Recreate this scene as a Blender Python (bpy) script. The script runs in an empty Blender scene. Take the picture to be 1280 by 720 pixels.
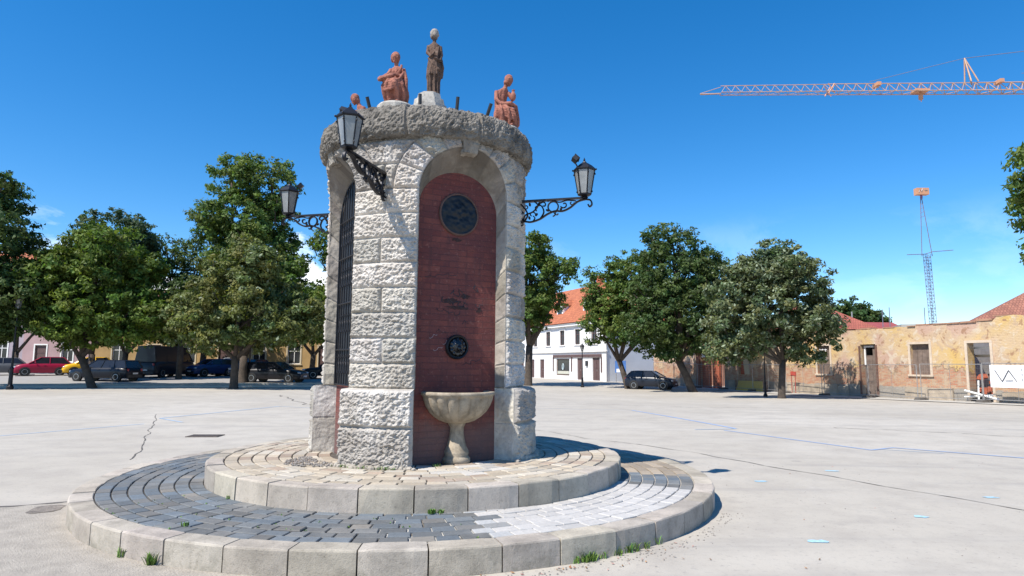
import bpy, bmesh, math, random
import numpy as np
from mathutils import Vector, Matrix, noise
R = math.radians
PI = math.pi
C = bpy.context.scene.collection
S = bpy.context.scene
rnd = random.Random(7)

def sm(a, b, x):
    t = max(0.0, min(1.0, (x-a)/(b-a)))
    return t*t*(3-2*t)
def lerp(a, b, t): return a+(b-a)*t
def gz(x, y):
    """height of the square: it falls a little to the right and rises to the street at the left"""
    return (0.5*sm(38, 62, y)*(1-sm(-14, 0, x))
            - 0.35*sm(16, 46, y)*sm(-8, 6, x)*(1-.7*sm(54, 66, y)*(1-sm(12, 18, x))))

# ------------------------------------------------------------------ mesh helper
class MB:
    def __init__(s): s.v = []; s.f = []; s.c = []; s.uv = None
    def add(s, vs, fs, col=None):
        n = len(s.v); s.v.extend([tuple(v) for v in vs]); s.f.extend([tuple(i+n for i in f) for f in fs])
        s.c.extend([col or (1, 1, 1)]*len(vs)); return s
    def box(s, a, b, col=None):
        x0, y0, z0 = a; x1, y1, z1 = b
        vs = [(x0,y0,z0),(x1,y0,z0),(x1,y1,z0),(x0,y1,z0),(x0,y0,z1),(x1,y0,z1),(x1,y1,z1),(x0,y1,z1)]
        return s.add(vs, [(0,3,2,1),(4,5,6,7),(0,1,5,4),(1,2,6,5),(2,3,7,6),(3,0,4,7)], col)
    def hexa(s, vs, col=None):
        return s.add(vs, [(0,3,2,1),(4,5,6,7),(0,1,5,4),(1,2,6,5),(2,3,7,6),(3,0,4,7)], col)
    def tube(s, pts, rad, n=6, caps=True, col=None, flat=1.0):
        pts = [Vector(p) for p in pts]
        rads = rad if isinstance(rad, (list, tuple)) else [rad]*len(pts)
        rings = []; prev = None
        for i, p in enumerate(pts):
            t = (pts[min(i+1, len(pts)-1)]-pts[max(i-1, 0)])
            if t.length < 1e-9: t = Vector((0, 0, 1))
            t.normalize()
            if prev is None:
                a = Vector((0, 0, 1)) if abs(t.z) < .9 else Vector((1, 0, 0))
                u = t.cross(a).normalized()
            else:
                u = (prev - t*prev.dot(t))
                u = u.normalized() if u.length > 1e-6 else t.orthogonal().normalized()
            prev = u; w = t.cross(u)
            rings.append([p+(u*math.cos(2*PI*k/n)+w*math.sin(2*PI*k/n)*flat)*rads[i] for k in range(n)])
        vs = [q for r in rings for q in r]; fs = []
        for i in range(len(pts)-1):
            for k in range(n):
                fs.append((i*n+k, i*n+(k+1) % n, (i+1)*n+(k+1) % n, (i+1)*n+k))
        if caps:
            fs.append(tuple(range(n))[::-1]); fs.append(tuple(range((len(pts)-1)*n, len(pts)*n)))
        return s.add(vs, fs, col)
    def lathe(s, prof, n=24, cx=0, cy=0, rf=None, a0=0, col=None):
        """prof: (r, z) ; rf(angle, r, z) -> r"""
        vs = []
        for r, z in prof:
            for k in range(n):
                a = a0+2*PI*k/n; q = rf(a, r, z) if rf else r
                vs.append((cx+q*math.cos(a), cy+q*math.sin(a), z))
        fs = []
        for i in range(len(prof)-1):
            for k in range(n):
                fs.append((i*n+k, i*n+(k+1) % n, (i+1)*n+(k+1) % n, (i+1)*n+k))
        fs.append(tuple(range(n))[::-1]); fs.append(tuple(range((len(prof)-1)*n, len(prof)*n)))
        return s.add(vs, fs, col)
    def ell(s, c, r, rot=None, nu=14, nv=9):
        vs = []; c = Vector(c)
        M = rot or Matrix.Identity(3)
        for i in range(nv+1):
            th = PI*i/nv
            th = min(max(th, .02), PI-.02)
            for k in range(nu):
                a = 2*PI*k/nu
                vs.append(c+M@Vector((r[0]*math.sin(th)*math.cos(a), r[1]*math.sin(th)*math.sin(a), -r[2]*math.cos(th))))
        fs = [(i*nu+k, i*nu+(k+1) % nu, (i+1)*nu+(k+1) % nu, (i+1)*nu+k) for i in range(nv) for k in range(nu)]
        fs.append(tuple(range(nu))[::-1]); fs.append(tuple(range(nv*nu, nv*nu+nu)))
        return s.add(vs, fs)
    def xf(s, M):
        s.v = [tuple(M@Vector(v)) for v in s.v]; return s
    def build(s, name, m, parent=None, smooth=False, uv=None, recalc=False, loc=None, rz=None):
        me = bpy.data.meshes.new(name); me.from_pydata(s.v, [], s.f)
        if s.c:
            ca = me.color_attributes.new('Col', 'FLOAT_COLOR', 'POINT')
            ca.data.foreach_set('color', np.array([(c[0], c[1], c[2], 1) for c in s.c], dtype=np.float32).ravel())
        if s.uv:
            l = me.uv_layers.new(name='UVMap')
            vi = np.zeros(len(me.loops), dtype=np.int32); me.loops.foreach_get('vertex_index', vi)
            l.data.foreach_set('uv', np.array(s.uv, dtype=np.float32)[vi].ravel())
        if recalc:
            bm = bmesh.new(); bm.from_mesh(me); bmesh.ops.recalc_face_normals(bm, faces=bm.faces); bm.to_mesh(me); bm.free()
        me.materials.append(m)
        if smooth: me.polygons.foreach_set('use_smooth', [True]*len(me.polygons))
        me.update()
        o = bpy.data.objects.new(name, me); C.objects.link(o)
        if parent: o.parent = parent
        if loc: o.location = loc
        if rz is not None: o.rotation_euler.z = rz
        return o

def tag(o, label=None, cat=None, group=None, kind=None):
    if label: o['label'] = label
    if cat: o['category'] = cat
    if group: o['group'] = group
    if kind: o['kind'] = kind
    return o
def thing(name, label, cat, loc=(0, 0, 0), rz=0, group=None):
    o = bpy.data.objects.new(name, None); C.objects.link(o)
    o.location = loc; o.rotation_euler = (0, 0, rz); o.empty_display_size = .3
    return tag(o, label, cat, group)
def kids(o): return [c for c in bpy.data.objects if c.parent == o]
def dup(root, loc, rz, label):
    def cp(o, par):
        c = o.copy(); C.objects.link(c); c.parent = par
        for ch in kids(o): cp(ch, c)
        return c
    r = cp(root, None); r.location = loc; r.rotation_euler = (0, 0, rz); r['label'] = label
    return r

# ------------------------------------------------------------------ materials
def newmat(name):
    m = bpy.data.materials.new(name); m.use_nodes = True
    nt = m.node_tree; nt.nodes.clear()
    out = nt.nodes.new('ShaderNodeOutputMaterial'); p = nt.nodes.new('ShaderNodeBsdfPrincipled')
    nt.links.new(p.outputs[0], out.inputs[0])
    return m, nt, p, out
class N:
    """small node builder"""
    def __init__(s, nt): s.nt = nt
    def n(s, t, **k):
        x = s.nt.nodes.new(t)
        for a, b in k.items(): setattr(x, a, b)
        return x
    def link(s, a, b): s.nt.links.new(a, b)
    def coord(s, kind='Object'): return s.n('ShaderNodeTexCoord').outputs[kind]
    def noise(s, vec, scale, detail=4, rough=.55, dist=0):
        x = s.n('ShaderNodeTexNoise'); x.inputs['Scale'].default_value = scale
        x.inputs['Detail'].default_value = detail; x.inputs['Roughness'].default_value = rough
        x.inputs['Distortion'].default_value = dist
        if vec is not None: s.link(vec, x.inputs['Vector'])
        return x.outputs['Fac']
    def ramp(s, fac, stops, interp='LINEAR'):
        x = s.n('ShaderNodeValToRGB'); x.color_ramp.interpolation = interp
        e = x.color_ramp.elements
        while len(e) < len(stops): e.new(.5)
        for i, (p, c) in enumerate(stops):
            e[i].position = p
            if not isinstance(c, (tuple, list)): c = (c, c, c)
            e[i].color = (*c[:3], 1)
        s.link(fac, x.inputs[0]); return x.outputs[0]
    def mix(s, fac, a, b, mode='MIX'):
        x = s.n('ShaderNodeMix', data_type='RGBA', blend_type=mode)
        for i, q in ((0, fac), (6, a), (7, b)):
            if isinstance(q, (int, float)): x.inputs[i].default_value = q
            elif isinstance(q, (tuple, list)): x.inputs[i].default_value = (*q[:3], 1)
            else: s.link(q, x.inputs[i])
        return x.outputs[2]
    def math(s, op, a, b=0, c=None):
        x = s.n('ShaderNodeMath', operation=op)
        for i, q in enumerate((a, b) if c is None else (a, b, c)):
            if isinstance(q, (int, float)): x.inputs[i].default_value = q
            else: s.link(q, x.inputs[i])
        return x.outputs[0]
    def bump(s, p, h, strength=.4, dist=.02, normal=None):
        b = s.n('ShaderNodeBump'); b.inputs['Strength'].default_value = strength; b.inputs['Distance'].default_value = dist
        s.link(h, b.inputs['Height'])
        if normal is not None: s.link(normal, b.inputs['Normal'])
        s.link(b.outputs[0], p.inputs['Normal']); return b.outputs[0]
    def sep(s, v):
        x = s.n('ShaderNodeSeparateXYZ'); s.link(v, x.inputs[0]); return x.outputs
    def attr(s, name='Col'):
        return s.n('ShaderNodeAttribute', attribute_name=name).outputs['Color']

def simple(name, col, rough=.6, var=.15, scale=6, metal=0, bump=0, bscale=40, bdist=.01, attr=False, spec=None, coat=0):
    m, nt, p, out = newmat(name); b = N(nt); v = b.coord()
    f = b.noise(v, scale, 5)
    c = b.ramp(f, [(.25, tuple(x*(1-var) for x in col)), (.75, tuple(min(1, x*(1+var)) for x in col))])
    if attr: c = b.mix(1.0, c, b.attr(), 'MULTIPLY')
    b.link(c, p.inputs['Base Color'])
    p.inputs['Roughness'].default_value = rough; p.inputs['Metallic'].default_value = metal
    if spec is not None: p.inputs['Specular IOR Level'].default_value = spec
    if coat: p.inputs['Coat Weight'].default_value = coat; p.inputs['Coat Roughness'].default_value = .05
    if bump: b.bump(p, b.noise(v, bscale, 6, .65), bump, bdist)
    return m

def stone_mat(name, light, dark, pit=.5, scale=3.0, bumpd=.02, stain=None, attr=True):
    m, nt, p, out = newmat(name); b = N(nt); v = b.coord()
    big = b.noise(v, scale, 6, .6, .4); fine = b.noise(v, 38, 6, .7)
    mid = b.noise(v, 11, 5, .6)
    c = b.ramp(big, [(.30, dark), (.58, light), (.9, tuple(min(1, x*1.12) for x in light))])
    c = b.mix(b.ramp(fine, [(.30, pit), (.46, 0.0)]), c, tuple(x*.35 for x in dark))
    c = b.mix(b.ramp(mid, [(.55, 0.0), (.75, .35)]), c, tuple(x*.8 for x in dark))
    if stain:      # dark weather crust that gathers towards the top of the masonry
        z = b.sep(v)[2]
        h = b.math('ADD', b.math('MULTIPLY', b.math('SUBTRACT', z, stain[0]), stain[1]), b.math('MULTIPLY', b.math('SUBTRACT', b.noise(v, 2.6, 5, .65, .6), .5), 2.2))
        c = b.mix(b.ramp(h, [(0.0, 0.0), (.7, .72)]), c, stain[2])
    if attr: c = b.mix(1.0, c, b.attr(), 'MULTIPLY')
    b.link(c, p.inputs['Base Color']); p.inputs['Roughness'].default_value = .9
    p.inputs['Specular IOR Level'].default_value = .25
    h = b.math('ADD', b.math('MULTIPLY', fine, .7), b.noise(v, 90, 4, .7))
    b.bump(p, h, .55, bumpd)
    return m

M = {}
M['rock'] = stone_mat('rusticated_stone', (.61, .575, .52), (.37, .335, .29), .5, 2.2, .016, stain=(3.72, .95, (.17, .15, .13)))
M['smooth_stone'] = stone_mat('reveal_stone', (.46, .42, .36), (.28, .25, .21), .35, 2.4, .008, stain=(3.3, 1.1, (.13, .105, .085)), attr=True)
M['cornice'] = stone_mat('cornice_stone', (.25, .225, .195), (.085, .078, .07), .85, 3.2, .03)
def _kg():
    m = stone_mat('kerb_granite', (.45, .405, .345), (.30, .27, .23), .45, 3.4, .008)
    nt = m.node_tree; b = N(nt); p = [n for n in nt.nodes if n.type == 'BSDF_PRINCIPLED'][0]; src = p.inputs['Base Color'].links[0].from_socket
    v = b.coord(); z = b.sep(v)[2]
    g = b.math('ADD', b.math('MULTIPLY', b.noise(v, 5, 6, .7, .5), 1.0), b.math('MULTIPLY', z, -.9))
    c = b.mix(b.ramp(g, [(.46, 0.0), (.62, .55)]), src, (.20, .185, .14)); b.link(c, p.inputs['Base Color']); return m
M['kerb'] = _kg()
M['pedestal'] = stone_mat('pedestal_stone', (.48, .45, .40), (.24, .22, .19), .5, 6, .01)
M['roofstone'] = stone_mat('roof_stone', (.26, .24, .21), (.13, .12, .11), .5, 4, .01)
M['basin'] = stone_mat('basin_stone', (.40, .335, .25), (.20, .165, .12), .3, 7, .006, attr=False)
M['iron'] = simple('black_iron', (.022, .022, .026), .45, .3, 30, .6, .2, 60, .003)
M['black'] = simple('black_plastic', (.02, .02, .022), .5, .2, 10)
M['terracotta'] = stone_mat('terracotta', (.36, .15, .105), (.17, .065, .05), .6, 7, .012, attr=False)
def _bz():
    m = stone_mat('brown_patina', (.15, .095, .07), (.05, .036, .03), .4, 9, .010, attr=False)
    nt = m.node_tree; b = N(nt); p = [n for n in nt.nodes if n.type == 'BSDF_PRINCIPLED'][0]; src = p.inputs['Base Color'].links[0].from_socket
    v = b.coord(); g = b.math('ADD', b.math('MULTIPLY', b.noise(v, 14, 4), .12), b.sep(v)[2])      # grey lichen on the head, streaks below
    c = b.mix(b.ramp(g, [(.90, 0.0), (.96, .8)]), src, (.36, .33, .29)); c = b.mix(b.ramp(b.noise(v, 8, 4, .7), [(.60, 0.0), (.70, .6)]), c, (.30, .22, .17)); b.link(c, p.inputs['Base Color']); return m
M['bronze'] = _bz()
M['medal'] = simple('dark_bronze', (.018, .02, .024), .42, .4, 14, .5, .3, 30, .01)

def m_setts():
    m, nt, p, out = newmat('cobble_setts'); b = N(nt); v = b.coord()
    f = b.noise(v, 30, 5, .65); g = b.noise(v, 1.7, 5, .6)
    c = b.mix(1.0, b.attr(), b.ramp(f, [(.2, .78), (.8, 1.15)]), 'MULTIPLY')
    dust = b.ramp(g, [(.50, 0.0), (.75, .38)])
    c = b.mix(dust, c, (.34, .325, .30))
    b.link(c, p.inputs['Base Color']); p.inputs['Roughness'].default_value = .72
    p.inputs['Specular IOR Level'].default_value = .35
    b.bump(p, f, .5, .008); return m
M['setts'] = m_setts()
M['mortar'] = simple('joint_sand', (.17, .15, .125), .95, .35, 9, 0, .5, 80, .01, attr=True)

def m_ground():
    m, nt, p, out = newmat('square_concrete'); b = N(nt); v = b.coord()
    big = b.noise(v, .16, 5, .55, .8); mid = b.noise(v, 1.3, 6, .65); fine = b.noise(v, 60, 5, .75); sp = b.noise(v, 16, 4, .7)
    c = b.ramp(big, [(.3, (.395, .358, .30)), (.7, (.48, .442, .38))])
    c = b.mix(b.ramp(mid, [(.34, .45), (.56, 0.0)]), c, (.30, .27, .235))
    blot = b.noise(v, .42, 6, .7, 1.5)
    c = b.mix(b.ramp(blot, [(.60, 0.0), (.70, .35)]), c, (.26, .24, .215))
    c = b.mix(b.ramp(blot, [(.28, .5), (.40, 0.0)]), c, (.47, .44, .39))
    c = b.mix(b.ramp(sp, [(.30, .6), (.44, 0.0)]), c, (.27, .25, .225))
    c = b.mix(b.ramp(fine, [(.25, .55), (.45, 0.0), (.60, 0.0), (.8, .35)]), c, b.ramp(fine, [(.4, (.20, .185, .17)), (.6, (.58, .56, .52))]))
    # long stretched tyre and drainage streaks
    mp = b.n('ShaderNodeMapping'); b.link(v, mp.inputs[0]); mp.inputs['Scale'].default_value = (.10, 1.1, 1); mp.inputs['Rotation'].default_value = (0, 0, R(14))
    st = b.noise(mp.outputs[0], .9, 5, .6, 1.2)
    c = b.mix(b.ramp(st, [(.52, 0.0), (.68, .42)]), c, (.30, .28, .255))
    vo = b.n('ShaderNodeTexVoronoi'); vo.inputs['Scale'].default_value = .55; b.link(v, vo.inputs['Vector'])
    c = b.mix(b.ramp(vo.outputs['Distance'], [(.0, .5), (.045, .35), (.06, 0.0)]), c, (.25, .235, .215))
    b.link(c, p.inputs['Base Color']); p.inputs['Roughness'].default_value = .9; p.inputs['Specular IOR Level'].default_value = .3
    h = b.math('ADD', b.math('MULTIPLY', fine, .6), b.math('MULTIPLY', mid, 1.4))
    b.bump(p, h, .45, .012); return m
M['ground'] = m_ground()
M['asphalt_old'] = simple('worn_asphalt', (.375, .335, .28), .92, .18, 5, 0, .9, 55, .02)
M['road'] = simple('road_asphalt', (.30, .285, .265), .9, .12, 1.2, 0, .3, 40, .01)
M['pave'] = simple('pavement_concrete', (.42, .40, .36), .9, .1, 2, 0, .2, 40, .01)
M['crack'] = simple('crack_dirt', (.10, .09, .08), .95, .3, 20)
M['blue'] = simple('blue_paint', (.24, .36, .60), .8, .15, 8)
M['paleblue'] = simple('pale_blue_paint', (.33, .42, .52), .85, .1, 4)
M['cyan'] = simple('cyan_spray_paint', (.33, .52, .62), .8, .25, 30)

def m_brick():
    m, nt, p, out = newmat('red_brick_panel'); b = N(nt)
    uv = b.n('ShaderNodeUVMap').outputs[0]; v = b.coord()
    br = b.n('ShaderNodeTexBrick'); b.link(uv, br.inputs['Vector'])
    br.inputs['Scale'].default_value = 1; br.inputs['Brick Width'].default_value = .235; br.inputs['Row Height'].default_value = .073
    br.inputs['Mortar Size'].default_value = .005; br.inputs['Mortar Smooth'].default_value = .3
    br.inputs['Color1'].default_value = (.205, .052, .037, 1); br.inputs['Color2'].default_value = (.140, .030, .025, 1)
    br.inputs['Mortar'].default_value = (.105, .032, .028, 1)
    c = b.mix(b.ramp(b.noise(v, 3.2, 6, .7, .8), [(.42, .55), (.6, 0.0)]), br.outputs['Color'], (.10, .030, .030))
    c = b.mix(b.ramp(b.noise(v, 1.6, 5, .6, .5), [(.56, 0.0), (.72, .42)]), c, (.37, .10, .055))
    c = b.mix(b.ramp(b.noise(v, 9, 5, .7), [(.66, 0.0), (.78, .45)]), c, (.33, .17, .15))
    z = b.sep(uv)[1]
    mp2 = b.n('ShaderNodeMapping'); b.link(uv, mp2.inputs[0]); mp2.inputs['Scale'].default_value = (9, .9, 1)
    c = b.mix(b.ramp(b.noise(mp2.outputs[0], 1.3, 5, .65), [(.54, 0.0), (.68, .6)]), c, (.075, .025, .025))
    c = b.mix(b.ramp(b.noise(v, 26, 3, .6), [(.60, 0.0), (.72, .5)]), c, (.30, .13, .10))
    st = b.math('SUBTRACT', b.math('MULTIPLY', b.noise(v, 4, 5), .7), b.math('SUBTRACT', z, .78))
    c = b.mix(b.ramp(st, [(.05, 0.0), (.35, .55)]), c, (.16, .115, .105))
    b.link(c, p.inputs['Base Color']); p.inputs['Roughness'].default_value = .75
    h = b.math('ADD', b.math('MULTIPLY', br.outputs['Fac'], -.8), b.noise(v, 45, 4))
    b.bump(p, h, .6, .012); return m
M['brick'] = m_brick()

def m_ruin():
    """crumbling plaster over brick; object x runs along the wall, z is height"""
    m, nt, p, out = newmat('crumbling_plaster'); b = N(nt); v = b.coord(); x, y, z = b.sep(v)
    A = b.noise(v, .33, 4, .5, .3); B = b.noise(v, .9, 7, .68, .6); D = b.noise(v, 1.7, 7, .68, .5)
    c = b.ramp(A, [(.36, (.60, .40, .14)), (.46, (.59, .42, .22)), (.53, (.57, .42, .27)), (.57, (.52, .35, .26)), (.70, (.51, .34, .26))])
    c = b.mix(b.ramp(B, [(.55, 0.0), (.58, .85)]), c, (.50, .36, .24))
    c = b.mix(b.ramp(D, [(.55, 0.0), (.60, .7)]), c, (.62, .53, .41))
    c = b.mix(b.ramp(D, [(.38, .85), (.43, 0.0)]), c, (.34, .19, .11))
    # bare brick and rubble
    mp = b.n('ShaderNodeCombineXYZ'); b.link(x, mp.inputs[0]); b.link(z, mp.inputs[1])
    br = b.n('ShaderNodeTexBrick'); b.link(mp.outputs[0], br.inputs['Vector']); br.inputs['Scale'].default_value = 1
    br.inputs['Brick Width'].default_value = .30; br.inputs['Row Height'].default_value = .085; br.inputs['Mortar Size'].default_value = .014
    br.inputs['Color1'].default_value = (.44, .15, .075, 1); br.inputs['Color2'].default_value = (.50, .30, .17, 1); br.inputs['Mortar'].default_value = (.42, .33, .24, 1)
    brc = b.mix(b.ramp(b.noise(v, 2.4, 6, .7), [(.40, .6), (.52, 0.0)]), br.outputs['Color'], (.50, .42, .30))
    low = b.math('ADD', b.math('MULTIPLY', b.math('SUBTRACT', 1.6, z), 1.3), b.math('MULTIPLY', b.math('SUBTRACT', b.noise(v, 1.3, 8, .75, .5), .5), 4.6))
    fb = b.ramp(low, [(.0, 0.0), (.12, 1.0)])
    c = b.mix(fb, c, brc)
    gb = b.math('ADD', b.math('SUBTRACT', .42, z), b.math('MULTIPLY', b.math('SUBTRACT', B, .5), .5))
    g2 = b.ramp(gb, [(.0, 0.0), (.04, 1.0)])
    c = b.mix(g2, c, b.ramp(D, [(.3, (.27, .24, .20)), (.7, (.37, .335, .29))]))
    b.link(c, p.inputs['Base Color']); p.inputs['Roughness'].default_value = .93
    h = b.math('ADD', b.math('MULTIPLY', fb, -1.5), b.math('ADD', D, b.math('MULTIPLY', br.outputs['Fac'], -.5)))
    b.bump(p, h, .8, .05); return m
M['ruin'] = m_ruin()

def m_tiles(name, c1, c2):
    m, nt, p, out = newmat(name); b = N(nt); uv = b.n('ShaderNodeUVMap').outputs[0]; v = b.coord()
    br = b.n('ShaderNodeTexBrick'); b.link(uv, br.inputs['Vector']); br.inputs['Scale'].default_value = 1
    br.inputs['Brick Width'].default_value = .22; br.inputs['Row Height'].default_value = .36; br.inputs['Mortar Size'].default_value = .02
    br.inputs['Color1'].default_value = (*c1, 1); br.inputs['Color2'].default_value = (*c2, 1); br.inputs['Mortar'].default_value = (*[x*.45 for x in c2], 1)
    c = b.mix(b.ramp(b.noise(v, .9, 6, .7), [(.4, .45), (.62, 0.0)]), br.outputs['Color'], tuple(x*.6 for x in c2))
    b.link(c, p.inputs['Base Color']); p.inputs['Roughness'].default_value = .85
    b.bump(p, br.outputs['Fac'], -.8, .05); return m
M['tile_orange'] = m_tiles('orange_tiles', (.56, .19, .085), (.42, .13, .06))
M['tile_old'] = m_tiles('old_brown_tiles', (.40, .17, .11), (.27, .11, .075))
M['tile_red'] = m_tiles('red_tiles', (.40, .12, .08), (.33, .095, .065))
def wallmat(name, col, var=.1):
    return simple(name, col, .9, var, .7, 0, .15, 30, .01)
M['white_wall'] = wallmat('white_render', (.74, .735, .73), .03)
M['white_trim'] = wallmat('white_trim', (.78, .77, .74), .03)
M['bluish_shaded_wall'] = wallmat('bluish_shaded_render', (.52, .56, .62), .08)
M['pink_wall'] = wallmat('pink_render', (.40, .27, .27), .15)
M['mauve_wall'] = wallmat('mauve_render', (.34, .29, .32), .15)
M['cream_wall'] = wallmat('ochre_render', (.40, .26, .11), .2)
M['cream_trim'] = wallmat('cream_trim', (.55, .46, .32), .08)
M['brownwood'] = simple('brown_painted_wood', (.105, .060, .055), .6, .2, 6)
M['greywood'] = simple('weathered_boards', (.17, .125, .10), .8, .35, 4, 0, .4, 12, .02)
M['rustred'] = simple('red_hollow_bricks', (.42, .11, .055), .9, .25, 6, 0, .6, 14, .03)
M['darkglass'] = simple('dark_window_glass', (.02, .022, .028), .12, .2, 3, spec=.45)
M['concrete'] = simple('raw_concrete', (.44, .41, .37), .92, .18, 3, 0, .4, 30, .02)
M['basestone'] = simple('stained_base_stone', (.40, .33, .25), .92, .3, 2.5, 0, .5, 14, .03)
M['white'] = simple('white_vinyl', (.80, .80, .80), .6, .02, 3)
M['ink'] = simple('dark_ink', (.035, .035, .045), .7, .1, 3)
M['greyink'] = simple('grey_ink', (.30, .31, .33), .7, .1, 3)
M['galv'] = simple('galvanised_steel', (.36, .35, .34), .5, .15, 20, .5)
M['orange'] = simple('orange_paint', (.55, .27, .15), .6, .15, 8)
M['cranepaint'] = simple('weathered_crane_paint', (.48, .29, .19), .55, .15, 2)
M['mastgrey'] = simple('grey_violet_steel', (.17, .17, .22), .6, .15, 5)
M['yellow'] = simple('yellow_board', (.60, .40, .10), .7, .1, 3)
M['tyre'] = simple('rubber', (.02, .02, .02), .85, .2, 10)
M['rim'] = simple('alloy', (.45, .46, .48), .35, .1, 10, .7)
M['lens'] = simple('headlight_lens', (.55, .58, .62), .12, .1, 6, .2, spec=.8)
M['redlens'] = simple('red_lens', (.35, .02, .02), .2, .1, 6, spec=.7)
M['plate'] = simple('plate_white', (.62, .62, .62), .5, .03, 3)
def paint(name, col): return simple(name, col, .34, .04, 1.5, 0, coat=.12, spec=.3)
M['skyblue'] = simple('blue_banner', (.06, .16, .42), .6, .2, 4)
M['gravel'] = simple('grey_gravel', (.22, .20, .18), .9, .3, 8, attr=True)
M['bark'] = simple('tree_bark', (.075, .058, .045), .95, .4, 4, 0, .9, 16, .04)
M['grass'] = simple('grass_blades', (.10, .20, .04), .6, .3, 8, attr=True)

def m_leaf(name):
    m, nt, p, out = newmat(name); b = N(nt); c = b.attr()
    b.link(c, p.inputs['Base Color']); p.inputs['Roughness'].default_value = .6; p.inputs['Specular IOR Level'].default_value = .25
    tr = b.n('ShaderNodeBsdfTranslucent'); b.link(b.mix(1.0, c, (1.5, 1.7, .7), 'MULTIPLY'), tr.inputs[0])
    mx = b.n('ShaderNodeMixShader'); mx.inputs[0].default_value = .28
    b.link(p.outputs[0], mx.inputs[1]); b.link(tr.outputs[0], mx.inputs[2]); b.link(mx.outputs[0], out.inputs[0])
    return m
M['leaf'] = m_leaf('leaves')

def m_pane():
    m, nt, p, out = newmat('frosted_pane'); b = N(nt); v = b.coord()
    b.link(b.ramp(b.noise(v, 9, 4), [(.3, (.26, .27, .27)), (.7, (.42, .43, .43))]), p.inputs['Base Color'])
    p.inputs['Roughness'].default_value = .25; p.inputs['Transmission Weight'].default_value = .35
    p.inputs['Specular IOR Level'].default_value = .6
    return m
M['pane'] = m_pane()

# ------------------------------------------------------------------ camera, sun, sky
cam = bpy.data.cameras.new('camera'); co = bpy.data.objects.new('camera', cam); C.objects.link(co)
cam.sensor_width = 36; cam.lens = 816/1280*36; cam.clip_end = 4000; cam.clip_start = .05
co.location = (0, 0, 1.6)
co.rotation_mode = 'QUATERNION'
q = Matrix.Rotation(R(90+6.64), 3, 'X') @ Matrix.Rotation(R(.4), 3, 'Z')
co.rotation_quaternion = q.to_quaternion()
S.camera = co
ELEV = R(53.5); HX, HY = math.sin(R(49)), math.cos(R(49))
sun = bpy.data.lights.new('sun', 'SUN'); sun.energy = 5.0; sun.angle = R(.5); sun.color = (1.0, .945, .865)
so = bpy.data.objects.new('sun', sun); C.objects.link(so)
d = Vector((HX*math.cos(ELEV), HY*math.cos(ELEV), -math.sin(ELEV)))
so.rotation_euler = d.to_track_quat('-Z', 'Y').to_euler(); so.location = (-20, -10, 40)
w = bpy.data.worlds.new('World'); S.world = w; w.use_nodes = True
nt = w.node_tree; nt.nodes.clear(); b = N(nt)
sky = b.n('ShaderNodeTexSky', sky_type='NISHITA'); sky.sun_disc = False; sky.sun_elevation = ELEV; sky.sun_rotation = math.atan2(-HX, -HY)
sky.air_density = .85; sky.dust_density = .08; sky.ozone_density = 3.0; sky.altitude = 200
hs = b.n('ShaderNodeHueSaturation'); hs.inputs['Saturation'].default_value = 1.42; hs.inputs['Hue'].default_value = .501; hs.inputs['Value'].default_value = 1.08; gm_ = b.n('ShaderNodeGamma'); gm_.inputs[1].default_value = .93; b.link(sky.outputs[0], gm_.inputs[0]); b.link(gm_.outputs[0], hs.inputs['Color'])
# thin summer cloud banks low over the roofs
g = b.coord('Generated'); gx, gy, gzz = b.sep(g)
mp = b.n('ShaderNodeMapping'); b.link(g, mp.inputs[0]); mp.inputs['Scale'].default_value = (1, 1, 2.2)
cl = b.noise(mp.outputs[0], 5.5, 7, .62, .3)
band = b.ramp(gzz, [(.0, 1.0), (.185, 1.0), (.205, .3), (.222, 0.0)])
gxx = b.math('ADD', b.math('MULTIPLY', gx, .5), .5)
side = b.ramp(gxx, [(.0, .05), (.20, .08), (.262, 1.0), (.37, 1.0), (.43, .06)])     # cloud banks lie towards the left (west)
cf = b.math('MULTIPLY', b.ramp(cl, [(.49, 0.0), (.60, 1.0)]), b.math('MULTIPLY', band, side))
col = b.mix(cf, hs.outputs[0], (8.5, 8.8, 9.2))
bg = b.n('ShaderNodeBackground'); bg.inputs[1].default_value = .148; b.link(col, bg.inputs[0])
wo = b.n('ShaderNodeOutputWorld'); b.link(bg.outputs[0], wo.inputs[0])
S.view_settings.view_transform = 'Standard'; S.view_settings.look = 'None'; S.view_settings.gamma = 1
S.view_settings.exposure = 0.48
S.render.engine = 'CYCLES'

# ------------------------------------------------------------------ ground
def ground():
    xs = [-900, -400, -200, -120, -80]+[x*2.0 for x in range(-30, 31)]+[80, 120, 200, 400, 900]
    ys = [-300, -100, -30, -8]+[y*1.0 for y in range(0, 80, 2)]+[80, 100, 150, 250, 500, 1200]
    m = MB(); vs = [(x, y, gz(x, y)) for y in ys for x in xs]; nx = len(xs)
    fs = [(j*nx+i, j*nx+i+1, (j+1)*nx+i+1, (j+1)*nx+i) for j in range(len(ys)-1) for i in range(nx-1)]
    m.add(vs, fs); o = m.build('ground', M['ground'], smooth=True); tag(o, kind='structure')
ground()
def gquad(m, a, b_, w0, w1, lift):
    a = Vector(a); b_ = Vector(b_); dd = (b_-a); L = dd.length; dd.normalize(); nrm = Vector((-dd.y, dd.x))
    k = max(1, int(L/1.5)); vs = []
    for i in range(k+1):
        t = i/k; c = a.lerp(b_, t); ww = lerp(w0, w1, t)/2
        for s in (-1, 1):
            q = c+nrm*ww*s; vs.append((q.x, q.y, gz(q.x, q.y)+lift))
    m.add(vs, [(2*i, 2*i+1, 2*i+3, 2*i+2) if False else (2*i+1, 2*i, 2*i+2, 2*i+3) for i in range(k)])
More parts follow.
